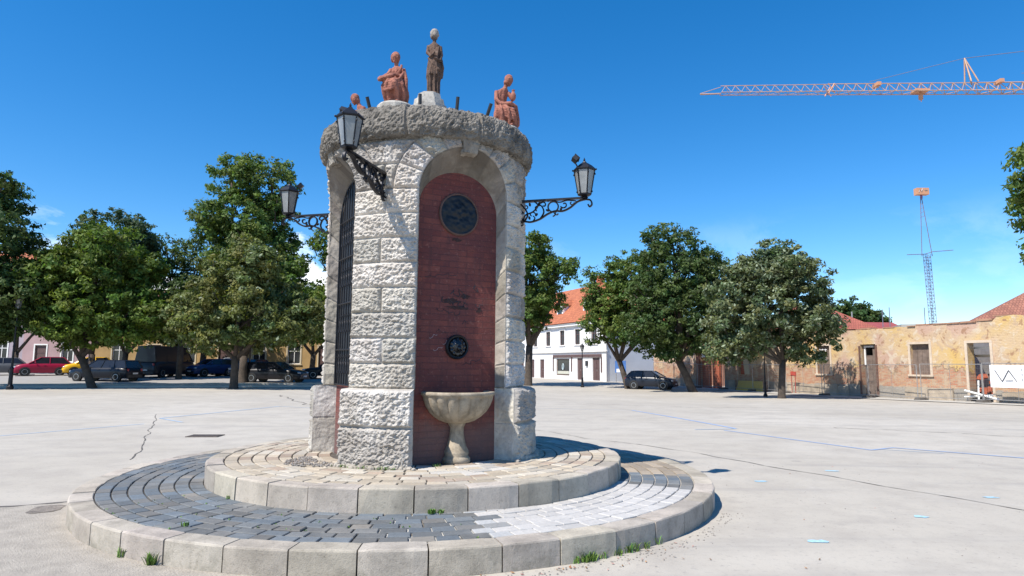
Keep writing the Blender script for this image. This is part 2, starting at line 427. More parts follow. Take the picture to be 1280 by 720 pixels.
def strip(name, pts, wd, mat, lift=.004, jit=0):
    m = MB(); r = random.Random(len(pts)*7+3); ph = r.random()*50
    if jit:
        q = [Vector(pts[0])]
        for a, b_ in zip(pts, pts[1:]):
            a = Vector(a); b_ = Vector(b_); n = max(1, int((b_-a).length/.12))
            for i in range(1, n+1): p_ = a.lerp(b_, i/n); q.append(p_+Vector((noise.noise(Vector((p_.x*1.3, p_.y*1.3, ph))), noise.noise(Vector((p_.x*1.3, p_.y*1.3, ph+9)))))*jit*5+Vector((r.uniform(-jit, jit), r.uniform(-jit, jit)))*.35)
        pts = q
    pts = [Vector(p) for p in pts]; vs = []
    for i, p in enumerate(pts):
        t = pts[min(i+1, len(pts)-1)]-pts[max(0, i-1)]; t.normalize(); nn = Vector((-t.y, t.x))
        ww = wd/2*(r.uniform(.3, 1.5) if jit else 1)
        for s in (-1, 1):
            z = p+nn*ww*s; vs.append((z.x, z.y, gz(z.x, z.y)+lift))
    m.add(vs, [(2*i+1, 2*i, 2*i+2, 2*i+3) for i in range(len(pts)-1)])
    return tag(m.build(name, mat), kind='structure')
def fine(pts, step=1.5):
    out = [Vector(pts[0])]
    for a, b_ in zip(pts, pts[1:]):
        a = Vector(a); b_ = Vector(b_); n = max(1, int((b_-a).length/step))
        out += [a.lerp(b_, i/n) for i in range(1, n+1)]
    return out
strip('painted_line', fine([(-8.46, 24.24), (-9.95, 18.81)]), .10, M['paleblue'], .006)
strip('painted_line', fine([(-9.95, 18.81), (-8.72, 17.63)]), .08, M['paleblue'], .006)
strip('painted_line', fine([(4.44, 24.36), (5.74, 16.94)]), .085, M['blue'], .006)
strip('painted_line', fine([(5.70, 16.9), (4.59, 16.6)]), .07, M['paleblue'], .007)
strip('painted_line', fine([(5.29, 16.5), (6.94, 12.81)]), .06, M['blue'], .006)
strip('painted_line', fine([(6.96, 12.83), (7.57, 13.21), (9.11, 11.85), (12.0, 9.4)]), .06, M['blue'], .008)
strip('painted_line', fine([(7.2, 12.95), (8.06, 12.42)]), .04, M['paleblue'], .004)
strip('painted_line', fine([(-13.5, 8.9), (-10.9, 14.2), (-9.45, 17.11)]), .08, M['paleblue'], .004)
strip('painted_line', fine([(-8.46, 24.26), (-4, 21.8)]), .05, M['paleblue'], .004)
strip('painted_line', fine([(-1, 25.3), (4.4, 24.4)]), .05, M['paleblue'], .004)
for (x, y) in [(2.82, 6.22), (4.4, 7.25), (5.94, 8.32), (3.47, 9.33), (4.93, 10.28)]:
    m = MB(); r = random.Random(int(x*100)); n = 14; s_ = .085
    vs = [(x+s_*r.uniform(.5, 1.2)*math.cos(2*PI*k/n)*1.2, y+s_*r.uniform(.5, 1.2)*math.sin(2*PI*k/n)*.7, gz(x, y)+.005) for k in range(n)]
    m.add(vs, [tuple(range(n))]); tag(m.build('paint_mark', M['cyan']), kind='structure')
strip('ground_crack', [(-1.4, 18.2), (.98, 15.82), (1.59, 14.52), (2.6, 13.44), (3.29, 12.39), (3.74, 11.49), (4.12, 10.71), (4.66, 9.83), (5.09, 8.86), (5.49, 8.21), (5.79, 7.6), (6.3, 6.6)], .020, M['crack'], .005, .018)
strip('ground_crack', [(-10.8, 20.21), (-8.7, 16.11), (-7.31, 13.4), (-6.15, 10.92)], .020, M['crack'], .005, .022)
strip('ground_crack', [(-11.35, 32.44), (-8.8, 27.27), (-7.33, 24.37)], .05, M['crack'], .005, .05)
strip('ground_crack', [(2.2, 30), (6.5, 27.5), (11, 26.8)], .05, M['crack'], .005, .05)
strip('ground_crack', [(8.5, 17.5), (12.5, 15.2), (16, 15.5)], .03, M['crack'], .005, .05)
# rough old asphalt in the front left corner, with a broken lip
def old_asphalt():
    m = MB(); r = random.Random(5)
    edge = [(-9.0, 6.6), (-7.2, 7.0), (-5.52, 7.33), (-5.26, 7.45), (-5.0, 7.62), (-4.70, 7.25), (-4.25, 6.6), (-3.5, 5.9), (-2.6, 5.4), (-1.4, 5.1)]
    e2 = []
    for a, b_ in zip(edge, edge[1:]):
        a = Vector(a); b_ = Vector(b_); n = max(1, int((b_-a).length/.1))
        for i in range(n): e2.append(a.lerp(b_, i/n)+Vector((r.uniform(-.02, .02), r.uniform(-.03, .03))))
    vs = []; 
    for p in e2: vs += [(p.x, p.y, .012), (p.x+ (1.2), p.y-4.5, .012)]
    m.add(vs, [(2*i+1, 2*i+3, 2*i+2, 2*i) for i in range(len(e2)-1)])
    e2 = [p for p in e2 if p.x < -5.1]; m.add([(p.x, p.y, .012) for p in e2]+[(p.x, p.y+.02, -.01) for p in e2], [(i, i+1, len(e2)+i+1, len(e2)+i) for i in range(len(e2)-1)])
    tag(m.build('asphalt_patch', M['asphalt_old'], recalc=True), kind='structure')
    strip('ground_crack', [(-9.0, 6.68), (-7.2, 7.06), (-5.5, 7.39), (-5.05, 7.62)], .05, M['crack'], .014, .02)
    k = MB(); n = 12
    k.add([(-5.0+.13*math.cos(2*PI*i/n)*r.uniform(.8, 1.5), 7.25+.2*math.sin(2*PI*i/n)*r.uniform(.8, 1.2), .016) for i in range(n)], [tuple(range(n))])
    tag(k.build('asphalt_hollow', simple('hollow_dirt', (.22, .19, .16), .95, .4, 12, 0, 1, 40, .02)), kind='structure')
old_asphalt()
# drain gratings
def grate(c, l, wd, rz, label, name='drain_grate'):
    t = thing(name, label, 'drain grate', (c[0], c[1], gz(*c)), rz)
    m = MB(); m.box((-l/2, -wd/2, .001), (l/2, wd/2, .006)); m.build('frame', M['crack'], t)
    m = MB(); n = int(l/.05)
    for i in range(n): m.box((-l/2+.02+i*.05, -wd/2+.02, .006), (-l/2+.045+i*.05, wd/2-.02, .02))
    m.box((-l/2, -wd/2, .005), (l/2, -wd/2+.02, .018)); m.box((-l/2, wd/2-.02, .005), (l/2, wd/2, .018))
    m.build('bars', simple('rusty_iron', (.16, .13, .11), .7, .3, 20, .3), t)
grate((-6.62, 14.42), .68, .42, .05, 'narrow iron drain grate in the pale concrete left of the stone fountain')
#grate((3.22, 11.10), .34, .34, .5, 'small dark square drain grate in the concrete right of the round steps')

# ------------------------------------------------------------------ monument frame of reference
CX, CY = 8.93*math.sin(R(-7.6)), 8.93*math.cos(R(-7.6))
Tv = Vector((-CX, -CY)).normalized(); Rv = Vector((-Tv.y, Tv.x))
# local frame: +x = screen right, -y = towards the viewer ; angle psi from -y towards +x
RZ = math.atan2(Rv.y, Rv.x)
def pol(r, psi, z=0):
    a = R(psi); return (r*math.sin(a), -r*math.cos(a), z)
def wpol(r, psi, z=0):
    x, y, z = pol(r, psi, z)
    return (CX+x*math.cos(RZ)-y*math.sin(RZ), CY+x*math.sin(RZ)+y*math.cos(RZ), z)
Z1, Z2 = .2155, .44

# ------------------------------------------------------------------ stepped platform
plat = thing('step_platform', 'two round paved steps ringed by granite kerb blocks under the stone fountain', 'steps', (CX, CY, 0), RZ)
def OFF(p, o): return (p[0]+o, p[1], p[2])
def kerb_ring(name, ri, ro, z0, z1, joints, off=0):
    m = MB(); r = random.Random(int(ro*10))
    for i in range(len(joints)):
        a = joints[i]; b_ = joints[(i+1) % len(joints)]
        if b_ <= a: b_ += 360
        gap = math.degrees(.006/ro); a += gap; b_ -= gap
        k = 5; dz = r.uniform(-.006, .004); dr = r.uniform(-.006, .006); cc = r.uniform(.86, 1.1); cc = (cc, cc*r.uniform(.97, 1.0), cc*r.uniform(.93, 1.0))
        e = .014
        prof = [(ro+dr, z0), (ro+dr, z1+dz-e*1.3), (ro+dr-e*.4, z1+dz-e*.4), (ro+dr-e*1.3, z1+dz), (ri+.008, z1+dz), (ri, z1+dz-.008), (ri, z0)]
        n = len(prof); vs = []
        for j in range(k+1):
            t = j/k; an = lerp(a, b_, t)
            ed = 1 if j in (0, k) else 0
            if ed: an += (.15 if j == 0 else -.15)*0
            for q, (rr, z) in enumerate(prof):
                z_ = z-(.006 if ed and q in (2, 3, 4) else 0); rr_ = rr-(.006 if ed and q in (1, 2) else 0)
                jn = noise.noise(Vector((an*.25, z*9, rr*7)))*.007
                vs.append(OFF(pol(rr_+(jn if q < 3 else 0), an, z_+(jn*.4 if q in (3, 4) else 0)), off))
        fs = [(j*n+q, j*n+(q+1) % n, (j+1)*n+(q+1) % n, (j+1)*n+q) for j in range(k) for q in range(n)]
        fs += [tuple(range(n))[::-1], tuple(range(k*n, k*n+n))]
        m.add(vs, fs, cc)
    return m.build(name, M['kerb'], plat, recalc=True)
jo = [-5.3+8.18*i+rnd.uniform(-.5, .5) for i in range(44)]
ji = [-12.7+11.25*i+rnd.uniform(-.5, .5) for i in range(32)]
kerb_ring('outer_kerb', 3.57, 3.79, -.25, Z1, jo, -.10)
kerb_ring('inner_kerb', 2.41, 2.60, Z1-.05, Z2, ji)
def norm(a): return (a+180) % 360-180
def sett_ring(name, r0, r1, rows, length, z, colfn, seed, off0=0):
    m = MB(); r = random.Random(seed); h = (r1-r0)/rows
    for k in range(rows):
        ra = r0+k*h; rb = ra+h; n = int(2*PI*(ra+rb)/2/length); off = r.random()*360
        wts = [r.uniform(.8, 1.22) for _ in range(n)]; tot = sum(wts); a = off
        for i in range(n):
            b_ = a+360*wts[i]/tot; rm = (ra+rb)/2; col = colfn(norm((a+b_)/2), rm, r); g = .0035 if col and col[0] > .40 and col[2] > .42 else .0078; ga = math.degrees(g/rm)
            a1, b1 = a+ga, b_-ga
            if col:
                zt = z+r.uniform(-.003, .004); e = .006; ea = math.degrees(e/rm)
                tl = r.uniform(-.0025, .0025)
                lo = [pol(ra+g, a1, z-.05), pol(ra+g, b1, z-.05), pol(rb-g, b1, z-.05), pol(rb-g, a1, z-.05)]
                mi = [pol(ra+g, a1, zt-.006), pol(ra+g, b1, zt-.006), pol(rb-g, b1, zt-.006), pol(rb-g, a1, zt-.006)]
                tp = [pol(ra+g+e, a1+ea, zt+tl), pol(ra+g+e, b1-ea, zt-tl), pol(rb-g-e, b1-ea, zt-tl), pol(rb-g-e, a1+ea, zt+tl)]
                m.add([OFF(p_, off0) for p_ in lo+mi+tp], [(8, 9, 10, 11)]+[(q, (q+1) % 4, 4+(q+1) % 4, 4+q) for q in range(4)]+[(4+q, 4+(q+1) % 4, 8+(q+1) % 4, 8+q) for q in range(4)], col)
            a = b_
    return m.build(name, M['setts'], plat, recalc=True)
def c_outer(a, rr, r):
    s = r.uniform(.8, 1.25)
    # painted white patch, its edges skewed a little
    lo_ = 13+ (3.5-rr)*3.0; hi_ = 62+(3.5-rr)*2
    if lo_ < a < hi_: s = lerp(1, s, .30); return (.47*s, .45*s, .42*s)
    if lo_-4.5 < a <= lo_ and r.random() < .45: q_ = r.uniform(.24, .42); return (q_, q_*1.0, q_*.97)
    if 78 < a < 200 or a < -150: return tuple(q*s for q in (.31, .255, .19))
    if r.random() < .04: return (.24*s, .22*s, .19*s)
    t_ = r.uniform(.9, 1.12); return (.138*s*t_, .148*s, .152*s/t_)
def c_inner(a, rr, r):
    s = r.uniform(.82, 1.18); w_ = r.random()
    base = (.43, .365, .275) if w_ < .6 else ((.47, .42, .34) if w_ < .85 else (.36, .28, .21))
    if -2 < a < 36 and r.random() < (.55 if rr < 1.75 else .04): base = (.50, .47, .42)
    return tuple(q*s for q in base)
sett_ring('outer_paving', 2.51, 3.565, 7, .215, Z1-.004, c_outer, 3, -.10)
sett_ring('inner_paving', 1.17, 2.405, 8, .24, Z2-.004, c_inner, 4)
def bed(name, r0, r1, z, colfn):
    m = MB(); n = 240; rr = 10; 
    for j in range(rr):
        a_, b_ = lerp(r0, r1, j/rr), lerp(r0, r1, (j+1)/rr)
        for i in range(n):
            p0, p1 = 360*i/n, 360*(i+1)/n
            m.add([OFF(p_, -.10 if r0 > 2 else 0) for p_ in (pol(a_, p0, z), pol(a_, p1, z), pol(b_, p1, z), pol(b_, p0, z))], [(0, 3, 2, 1) if False else (0, 1, 2, 3)], colfn(norm((p0+p1)/2), (a_+b_)/2))
    return m.build(name, M['mortar'], plat, recalc=True)
def cb(a, rr):
    lo_ = 13+(3.5-rr)*3.0; hi_ = 62+(3.5-rr)*2
    if lo_-1.2 < a < hi_+1.2: return (2.3, 2.45, 2.65)
    if -6 < a < lo_: return (2.4, 2.6, 2.8) if noise.noise(Vector((a*.35, rr*3, 0))) > -.1 else (.9, .9, .9)
    if hi_ < a < 80: return (2.0, 2.1, 2.2)
    return (.30, .30, .30)
bed('outer_bedding', 2.4, 3.58, Z1-.020, cb)
bed('inner_bedding', 0.9, 2.42, Z2-.018, lambda a, rr: (.5, .5, .5))

# ------------------------------------------------------------------ monument
mon = thing('stone_fountain', 'round rusticated stone fountain tower with red brick niches and a dark overhanging cornice', 'fountain', (CX, CY, 0), RZ)
RO_, HP, HN = 1.32, 18.5, 26.5       # body radius, half angle of a pier, of a niche
P0 = -22.6                            # first pier
ZP, ZS, ZT = 1.30, 3.66, 4.37        # plinth top, spring of the outer arch, top of the drum
AW = RO_*R(HN); AV = .55             # arch half width (arc length) and rise
PITCH = RO_*R(45)
PW, PD, PS = .535, 1.02, 3.47         # inner panel: half width, distance, spring
def rock(p, k=1.0):
    a = noise.noise(p*7.5); b_ = noise.noise(p*17+Vector((3, 1, 7))); c_ = noise.noise(p*36)
    rid = 1-2*abs(noise.noise(p*13+Vector((9, 2, 1))))
    q = p+Vector((a, b_, c_))*.012
    q.z *= 1.35; vo = noise.voronoi(q*22)[0][0]; v2 = noise.voronoi(q*40)[0][0]
    return k*(.011*a+.010*rid+.024*(vo-.42)+.015*(v2-.42)+.006*b_+.008*c_)
def edged(d, w): return sm(0, w, d)
def blockval(*k):
    r = random.Random(hash(k) & 0xffff); s = r.uniform(.86, 1.12) if r.random() < .68 else r.uniform(.60, .80); return (s, s*r.uniform(.975, 1), s*r.uniform(.94, 1))
def course(s, z, k):
    """s: arc length from pier centre; z: height. -> (distance to joint, block id)"""
    hc = (ZS-ZP)/8.0
    i = math.floor((z-ZP)/hc); f = (z-ZP)-i*hc
    d = min(f, hc-f)
    if i % 2 == 1:
        off = .03*math.sin(i*2.1+k); d = min(d, abs(s-off)); return d, (i, s > off, k)
    return d, (i, 0, k)
def hfield(spier, snich, z, k):
    """displacement of the drum and block id"""
    x, y = snich, z-ZS
    VR = .93
    if y > 0:
        rad = math.hypot(x, y*AW/AV if y > 0 else y)
        if rad < VR:
            an = math.degrees(math.atan2(y, x)); st = 180/9.0; i = math.floor(an/st); f = an-i*st
            d = min(R(f)*rad, R(st-f)*rad, VR-rad, (rad-AW)+.0)
            return d, ('v', i, k)
        hc = .30; j = math.floor(y/hc); f = y-j*hc
        return min(f, hc-f, rad-VR, abs(spier) if j % 2 == 0 else 9), ('c', j, spier > 0 if j % 2 == 0 else 0, k)
    edge = AW_edge - abs(spier)
    d, i = course(spier, z, k)
    return min(d, edge), i
AW_edge = RO_*R(HP)
def drum_point(spier, snich, z, k, thn):
    d, bid = hfield(spier, snich, z, k)
    e = edged(d, .035); ang = thn
    p0 = Vector(pol(RO_, ang, z))
    h = e*(.016+rock(p0, 1.25))-(1-sm(0, .012, d))*.010
    if z > ZT-.04: h = max(h-.03, -.02)
    return pol(RO_+h, ang, z), blockval(*bid)
for k in range(4):
    m = MB(); pc = P0+90*k
    ns, nz = 84, 250
    vs = []; cs = []
    for j in range(nz+1):
        z = lerp(ZP, ZS, j/nz)
        for i in range(ns+1):
            s = lerp(-AW_edge, AW_edge, i/ns); v_, c_ = drum_point(s, 99, min(z, ZS-1e-4), k, pc+math.degrees(s/RO_)); vs.append(v_); cs.append(c_)
    fs = [(j*(ns+1)+i, j*(ns+1)+i+1, (j+1)*(ns+1)+i+1, (j+1)*(ns+1)+i) for j in range(nz) for i in range(ns)]
    n0 = len(m.v); m.v += vs; m.c += cs; m.f += fs
    m.build('pier', M['rock'], mon)
for k in range(4):
    m = MB(); nc = P0+45+90*k; na, nt_ = 230, 60
    vs = []; cs = []
    for j in range(nt_+1):
        t = j/nt_
        for i in range(na+1):
            a = PI*i/na; ix, iy = AW*math.cos(a), AV*math.sin(a)
            # outer rectangle hit
            cxx, cyy = math.cos(a), math.sin(a)
            kk = min(PITCH/abs(cxx) if abs(cxx) > 1e-6 else 1e9, (ZT-ZS)/cyy if cyy > 1e-6 else 1e9)
            ox, oy = cxx*kk, cyy*kk
            x, y = lerp(ix, ox, t), lerp(iy, oy, t)
            sp = (PITCH-abs(x))*(-1 if x > 0 else 1)
            kp = k+1 if x > 0 else k
            v_, c_ = drum_point(sp, x, ZS+max(y, 1e-4), kp % 4 if y < 0 else k, nc+math.degrees(x/RO_)); vs.append(v_); cs.append(c_)
    m.v += vs; m.c += cs
    m.f += [(j*(na+1)+i+1, j*(na+1)+i, (j+1)*(na+1)+i, (j+1)*(na+1)+i+1) for j in range(nt_) for i in range(na)]
    m.build('arch', M['rock'], mon)
def frame_n(k):
    """niche local axes: (u along the face, outward n)"""
    a = R(P0+45+90*k); n = Vector((math.sin(a), -math.cos(a), 0)); u = Vector((math.cos(a), math.sin(a), 0)); return u, n
# reveals
def reveal(k):
    m = MB(); u, n = frame_n(k); outer = []; inner = []; zz = []
    nzs = 120
    for i in range(nzs+1):
        z = lerp(ZP, ZS, i/nzs); zi = lerp(ZP, PS, i/nzs); outer.append((-AW, z)); inner.append((-PW, zi))
    na = 70
    for i in range(1, na):
        a = PI-PI*i/na; outer.append((AW*math.cos(a), ZS+AV*math.sin(a))); inner.append((PW*math.cos(a), PS+.50*math.sin(a)))
    for i in range(nzs, -1, -1):
        outer.append((AW, lerp(ZP, ZS, i/nzs))); inner.append((PW, lerp(ZP, PS, i/nzs)))
    nc = P0+45+90*k; nd = 10; arc = 0; prev = None
    for i, (o_, i_) in enumerate(zip(outer, inner)):
        po = Vector(pol(RO_+.004, nc+math.degrees(o_[0]/RO_), o_[1])); pi_ = u*i_[0]+n*PD+Vector((0, 0, i_[1]))
        if prev is not None: arc += (po-prev).length
        prev = po
        hc = (ZS-ZP)/8
        if o_[1] <= ZS: f = ((o_[1]-ZP)/hc) % 1; dj = min(f, 1-f)*hc; bid = ('r', math.floor((o_[1]-ZP)/hc), o_[0] > 0, k)
        else:
            an = math.degrees(math.atan2((o_[1]-ZS)/AV, o_[0]/AW)); st = 20; f = (an/st) % 1; dj = min(f, 1-f)*R(st)*.55; bid = ('rv', math.floor(an/st), k)
        cc = Vector((0, 0, lerp(ZP, PS, .5) if o_[1] < ZS else PS))
        dirc = (Vector((0, 0, min(o_[1], ZS)))+n*1.2-po).normalized()
        for j in range(nd+1):
            t = j/nd; p = po.lerp(pi_, t)
            h = -.012*(1-sm(0, .014, dj))+.010*noise.noise(p*9)+.006*noise.noise(p*23)
            h *= (0 if j == 0 else 1)
            if t > .96: h = 0
            m.v.append(tuple(p+dirc*h)); m.c.append(blockval(*bid))
    L = len(outer)
    m.f += [(i*(nd+1)+j, i*(nd+1)+j+1, (i+1)*(nd+1)+j+1, (i+1)*(nd+1)+j) for i in range(L-1) for j in range(nd)]
    m.build('reveal', M['smooth_stone'], mon, recalc=False)
for k in range(4): reveal(k)
# brick panels (one polygon fan each)
def panel(k):
    u, n = frame_n(k); pts = [(-PW-.02, Z2-.02), (-PW-.02, PS)]
    for i in range(1, 40):
        a = PI-PI*i/40; pts.append(((PW+.02)*math.cos(a), PS+.52*math.sin(a)))
    pts += [(PW+.02, PS), (PW+.02, Z2-.02)]
    m = MB(); c0 = u*0+n*PD+Vector((0, 0, 2.4)); vs = [c0]; uv = [(0, 2.4)]
    for s, z in pts: vs.append(u*s+n*PD+Vector((0, 0, z))); uv.append((s, z))
    m.add(vs, [(0, i, i+1) for i in range(1, len(pts))]+[(0, len(pts), 1)]); m.uv = uv
    return m.build('brick_panel', M['brick'], mon, recalc=False)
panels = [panel(k) for k in range(4)]
# plinth blocks: rough faced, with flat flanks running back to the niche panels
RP = 1.475; HPP = 18.2
def plinth(k):
    pc = P0+90*k; m = MB(); W = RP*R(HPP); ns, nz = 90, 84
    for j in range(nz+1):
        z = lerp(Z2-.03, ZP, j/nz)
        for i in range(ns+1):
            s = lerp(-W, W, i/ns); zj = Z2+.44; d_ = min(abs(z-zj), ZP-z, W-abs(s)); an = pc+math.degrees(s/RP)
            p = Vector(pol(RP, an, z)); h = edged(d_, .04)*(.016+rock(p, 1.3))-.02*(1-edged(d_, .03))
            m.v.append(pol(RP+h-.01, an, z)); m.c.append(blockval('p', z > zj, k))
    m.f += [(j*(ns+1)+i, j*(ns+1)+i+1, (j+1)*(ns+1)+i+1, (j+1)*(ns+1)+i) for j in range(nz) for i in range(ns)]
    # top ledge and flanks
    for sgn in (-1, 1):
        an = pc+sgn*HPP; nn = 14; base = len(m.v)
        u, n = frame_n(k if sgn > 0 else (k-1) % 4)
        inn = u*(-PW if sgn > 0 else PW)+n*PD
        for j in range(nz+1):
            z = lerp(Z2-.03, ZP, j/nz); po = Vector(pol(RP-.03, an, z))
            for i in range(nn+1):
                t = i/nn; p = po.lerp(Vector((inn.x, inn.y, z)), t); nr = Vector((math.cos(R(an)), math.sin(R(an)), 0))*sgn
                dj = min(abs(z-(Z2+.44)), 1); q = p+nr*((.008*noise.noise(p*11)+.006*noise.noise(p*26)-.01*(1-sm(0, .012, dj)))*(0 if i in (0, nn) else 1))
                m.v.append(tuple(q)); m.c.append(blockval('q', z > Z2+.44, k, sgn))
        f = [(base+j*(nn+1)+i, base+j*(nn+1)+i+1, base+(j+1)*(nn+1)+i+1, base+(j+1)*(nn+1)+i) for j in range(nz) for i in range(nn)]
        m.f += f if sgn > 0 else [x[::-1] for x in f]
    base = len(m.v); nn = 20
    for i in range(nn+1):
        an = lerp(pc-HPP, pc+HPP, i/nn)
        for rr, zz in ((RP-.028, ZP), (1.30, ZP+.012), (1.14, ZP+.012)): m.v.append(pol(rr, an, zz)); m.c.append((.95, .93, .9))
    m.f += [(base+i*3+j, base+(i+1)*3+j, base+(i+1)*3+j+1, base+i*3+j+1) for i in range(nn) for j in range(2)]
    m.build('plinth', M['rock'], mon)
for k in range(4): plinth(k)
# foot rubble round the plinths
def foot(k):
    m = MB(); r = random.Random(k); pc = P0+90*k
    for i in range(26):
        an = pc+lerp(-HPP-1, HPP+1, i/25)+r.uniform(-.5, .5); rr = RP+r.uniform(-.02, .06); sx = r.uniform(.03, .06)
        c = Vector(pol(rr, an, Z2+.005)); M3 = Matrix.Rotation(r.uniform(0, 6), 3, 'Z')@Matrix.Rotation(r.uniform(-.3, .3), 3, 'X')
        m.ell(c, (sx, sx*.7, sx*r.uniform(.4, .9)), M3, 7, 5)
    m.c = [(.8, .77, .72)]*len(m.v)
    m.build('foot_rubble', M['rock'], mon)
for k in range(4): foot(k)
# keystones under the cornice
for k in range(4):
    m = MB(); nc = P0+45+90*k; u, n = frame_n(k)
    def kp(x, rr, z): v = u*x+n*rr; return (v.x, v.y, z)
    vs = [kp(-.085, 1.16, 4.13), kp(.085, 1.16, 4.13), kp(.085, 1.335, 4.15), kp(-.085, 1.335, 4.15), kp(-.125, 1.16, 4.40), kp(.125, 1.16, 4.40), kp(.125, 1.39, 4.40), kp(-.125, 1.39, 4.40)]
    bm = bmesh.new(); me = bpy.data.meshes.new('k'); me.from_pydata(vs, [], [(0, 3, 2, 1), (4, 5, 6, 7), (0, 1, 5, 4), (1, 2, 6, 5), (2, 3, 7, 6), (3, 0, 4, 7)])
    bm.from_mesh(me); bmesh.ops.recalc_face_normals(bm, faces=bm.faces); bmesh.ops.subdivide_edges(bm, edges=bm.edges, cuts=9, use_grid_fill=True)
    for v in bm.verts: v.co += v.normal*rock(v.co, .8)
    m = MB(); bm.verts.ensure_lookup_table(); m.add([tuple(v.co) for v in bm.verts], [tuple(x.index for x in f.verts) for f in bm.faces], (.78, .76, .72)); bm.free()
    m.build('keystone', M['rock'], mon)
# cornice ring of big rough stones
def cornice():
    m = MB(); prof = [(1.20, 4.285), (1.34, 4.285), (1.39, 4.30), (1.42, 4.34), (1.435, 4.40), (1.435, 4.48), (1.42, 4.56), (1.385, 4.62), (1.32, 4.665), (1.22, 4.69), (1.10, 4.70)]
    q = []
    for a, b_ in zip(prof, prof[1:]):
        for i in range(4): q.append((lerp(a[0], b_[0], i/4), lerp(a[1], b_[1], i/4)))
    q.append(prof[-1]); n = 520; nb = 10; vs = []; cs = []
    for i in range(n):
        an = 360*i/n; f = ((an+10.7)/36) % 1; b_ = math.floor((an+10.7)/36) % nb; dj = min(f, 1-f)*R(36)*1.43
        r = random.Random(b_*5+1); bulge = r.uniform(-.012, .014); cc = r.uniform(.85, 1.15)
        for j, (rr, z) in enumerate(q):
            p = Vector(pol(rr, an, z)); h = rock(p, 1.25)+bulge*.6+.014*noise.noise(p*3.1)
            h = h*sm(0, .03, dj)-.03*(1-sm(0, .016, dj))
            w_ = 1 if 0 < j < len(q)-1 else 0
            ca = math.atan2(z-4.48, rr-1.2); vs.append(pol(rr+h*w_*abs(math.cos(ca)), an, z+h*w_*math.sin(ca)*.8)); cs.append((cc, cc, cc*.98))
    L = len(q); m.v = vs; m.c = cs
    m.f = [(i*L+j, ((i+1) % n)*L+j, ((i+1) % n)*L+j+1, i*L+j+1) for i in range(n) for j in range(L-1)]
    m.build('cornice', M['cornice'], mon, recalc=True)
    # underside shelf and the low domed roof
    m = MB(); m.lathe([(1.12, 4.69), (1.0, 4.71), (.6, 4.80), (.36, 4.86), (.02, 4.88)], 48); m.c = [(1, 1, 1)]*len(m.v)
    m.build('roof', M['roofstone'], mon, smooth=True)
    m = MB(); m.lathe([(1.30, 4.30), (.3, 4.30), (.3, 4.6), (1.2, 4.6)], 48); m.build('drum_core', M['roofstone'], mon)
    # backing that closes the drum behind piers
    m = MB(); m.lathe([(1.02, .3), (1.02, 4.3)], 32); m.build('inner_core', M['roofstone'], mon)
    m = MB()
    zs = [4.80, 4.93, 4.93, 5.06, 5.06, 5.17, 5.17, 5.27, 5.27, 5.36]
    rs = [.36, .35, .315, .305, .275, .265, .235, .22, .185, .165]
    m.lathe(list(zip(rs, zs)), 8, a0=.3, rf=lambda a, r, z: r*(1+.05*noise.noise(Vector((a*3, z*12, 1))))); m.c = [(1, 1, 1)]*len(m.v)
    m.build('centre_pedestal', M['pedestal'], mon, recalc=True)
    for ps in (P0, P0+90, P0-90):
        m = MB(); x, y, _ = pol(1.08, ps); m.lathe([(.235, 4.66), (.235, 4.74), (.215, 4.765), (.15, 4.775)], 20, x, y); m.c = [(1, 1, 1)]*len(m.v)
        m.build('pedestal', M['pedestal'], mon, recalc=True)
cornice()
# short dark tubes leaning out of the rim
for i, (ps, tl) in enumerate([(-36.5, .40), (-5.5, .10), (16.0, .22), (36.0, .50)]):
    m = MB(); a = R(ps); rx, ry, _ = pol(1, ps)
    p0 = Vector(pol(1.20, ps, 4.66)); p1 = p0+Vector((rx*tl*.22, ry*tl*.22, .20))
    m.tube([p0, p1], .022, 10); m.build('metal_stub', M['black'], mon)

# ------------------------------------------------------------------ niche furniture
u0, n0 = frame_n(0)
def nf(k, s, z, out):
    u, n = frame_n(k); v = u*s+n*(PD+out); return Vector((v.x, v.y, z))
def disc(name, k, s, z, prof, mat, n=40, relief=None):
    """lathe about the niche normal"""
    u, nn_ = frame_n(k); m = MB(); m.lathe(prof, n)
    vs = []
    for v in m.v:
        x, y, h = v
        if relief: h += relief(x, y)
        q = nf(k, s+x, z+y, h); vs.append(tuple(q))
    m.v = vs; return m.build(name, mat, mon, smooth=False, recalc=True)
def medal(k):
    disc('medallion_rim', k, 0, 3.44, [(.268, -.01), (.268, .02), (.258, .03), (.248, .03), (.242, .01)], simple('aged_brick_rim', (.12, .065, .05), .8, .3, 9))
    m = MB(); vs = []; nr, na = 22, 60
    for i in range(nr+1):
        for j in range(na):
            rr = .25*i/nr; a = 2*PI*j/na; x, y = rr*math.cos(a), rr*math.sin(a)
            h = .022+.016*math.exp(-((x/.075)**2+((y-.045)/.095)**2)**2)+.011*math.exp(-((x/.15)**2+((y+.13)/.07)**2)**2)+.012*noise.noise(Vector((x*22, y*22, 2)))+.010*math.exp(-((x+.055)/.03)**2-((y-.03)/.03)**2)
            vs.append(tuple(nf(k, x, 3.44+y, h)))
    m.add(vs, [(i*na+j, i*na+(j+1) % na, (i+1)*na+(j+1) % na, (i+1)*na+j) for i in range(nr) for j in range(na)])
    m.build('medallion', M['medal'], mon, smooth=True, recalc=True)
medal(0)
ZL = 1.80
disc('spout_rim', 0, 0, ZL, [(.150, -.01), (.150, .03), (.138, .045), (.125, .04), (.118, .012)], M['medal'])
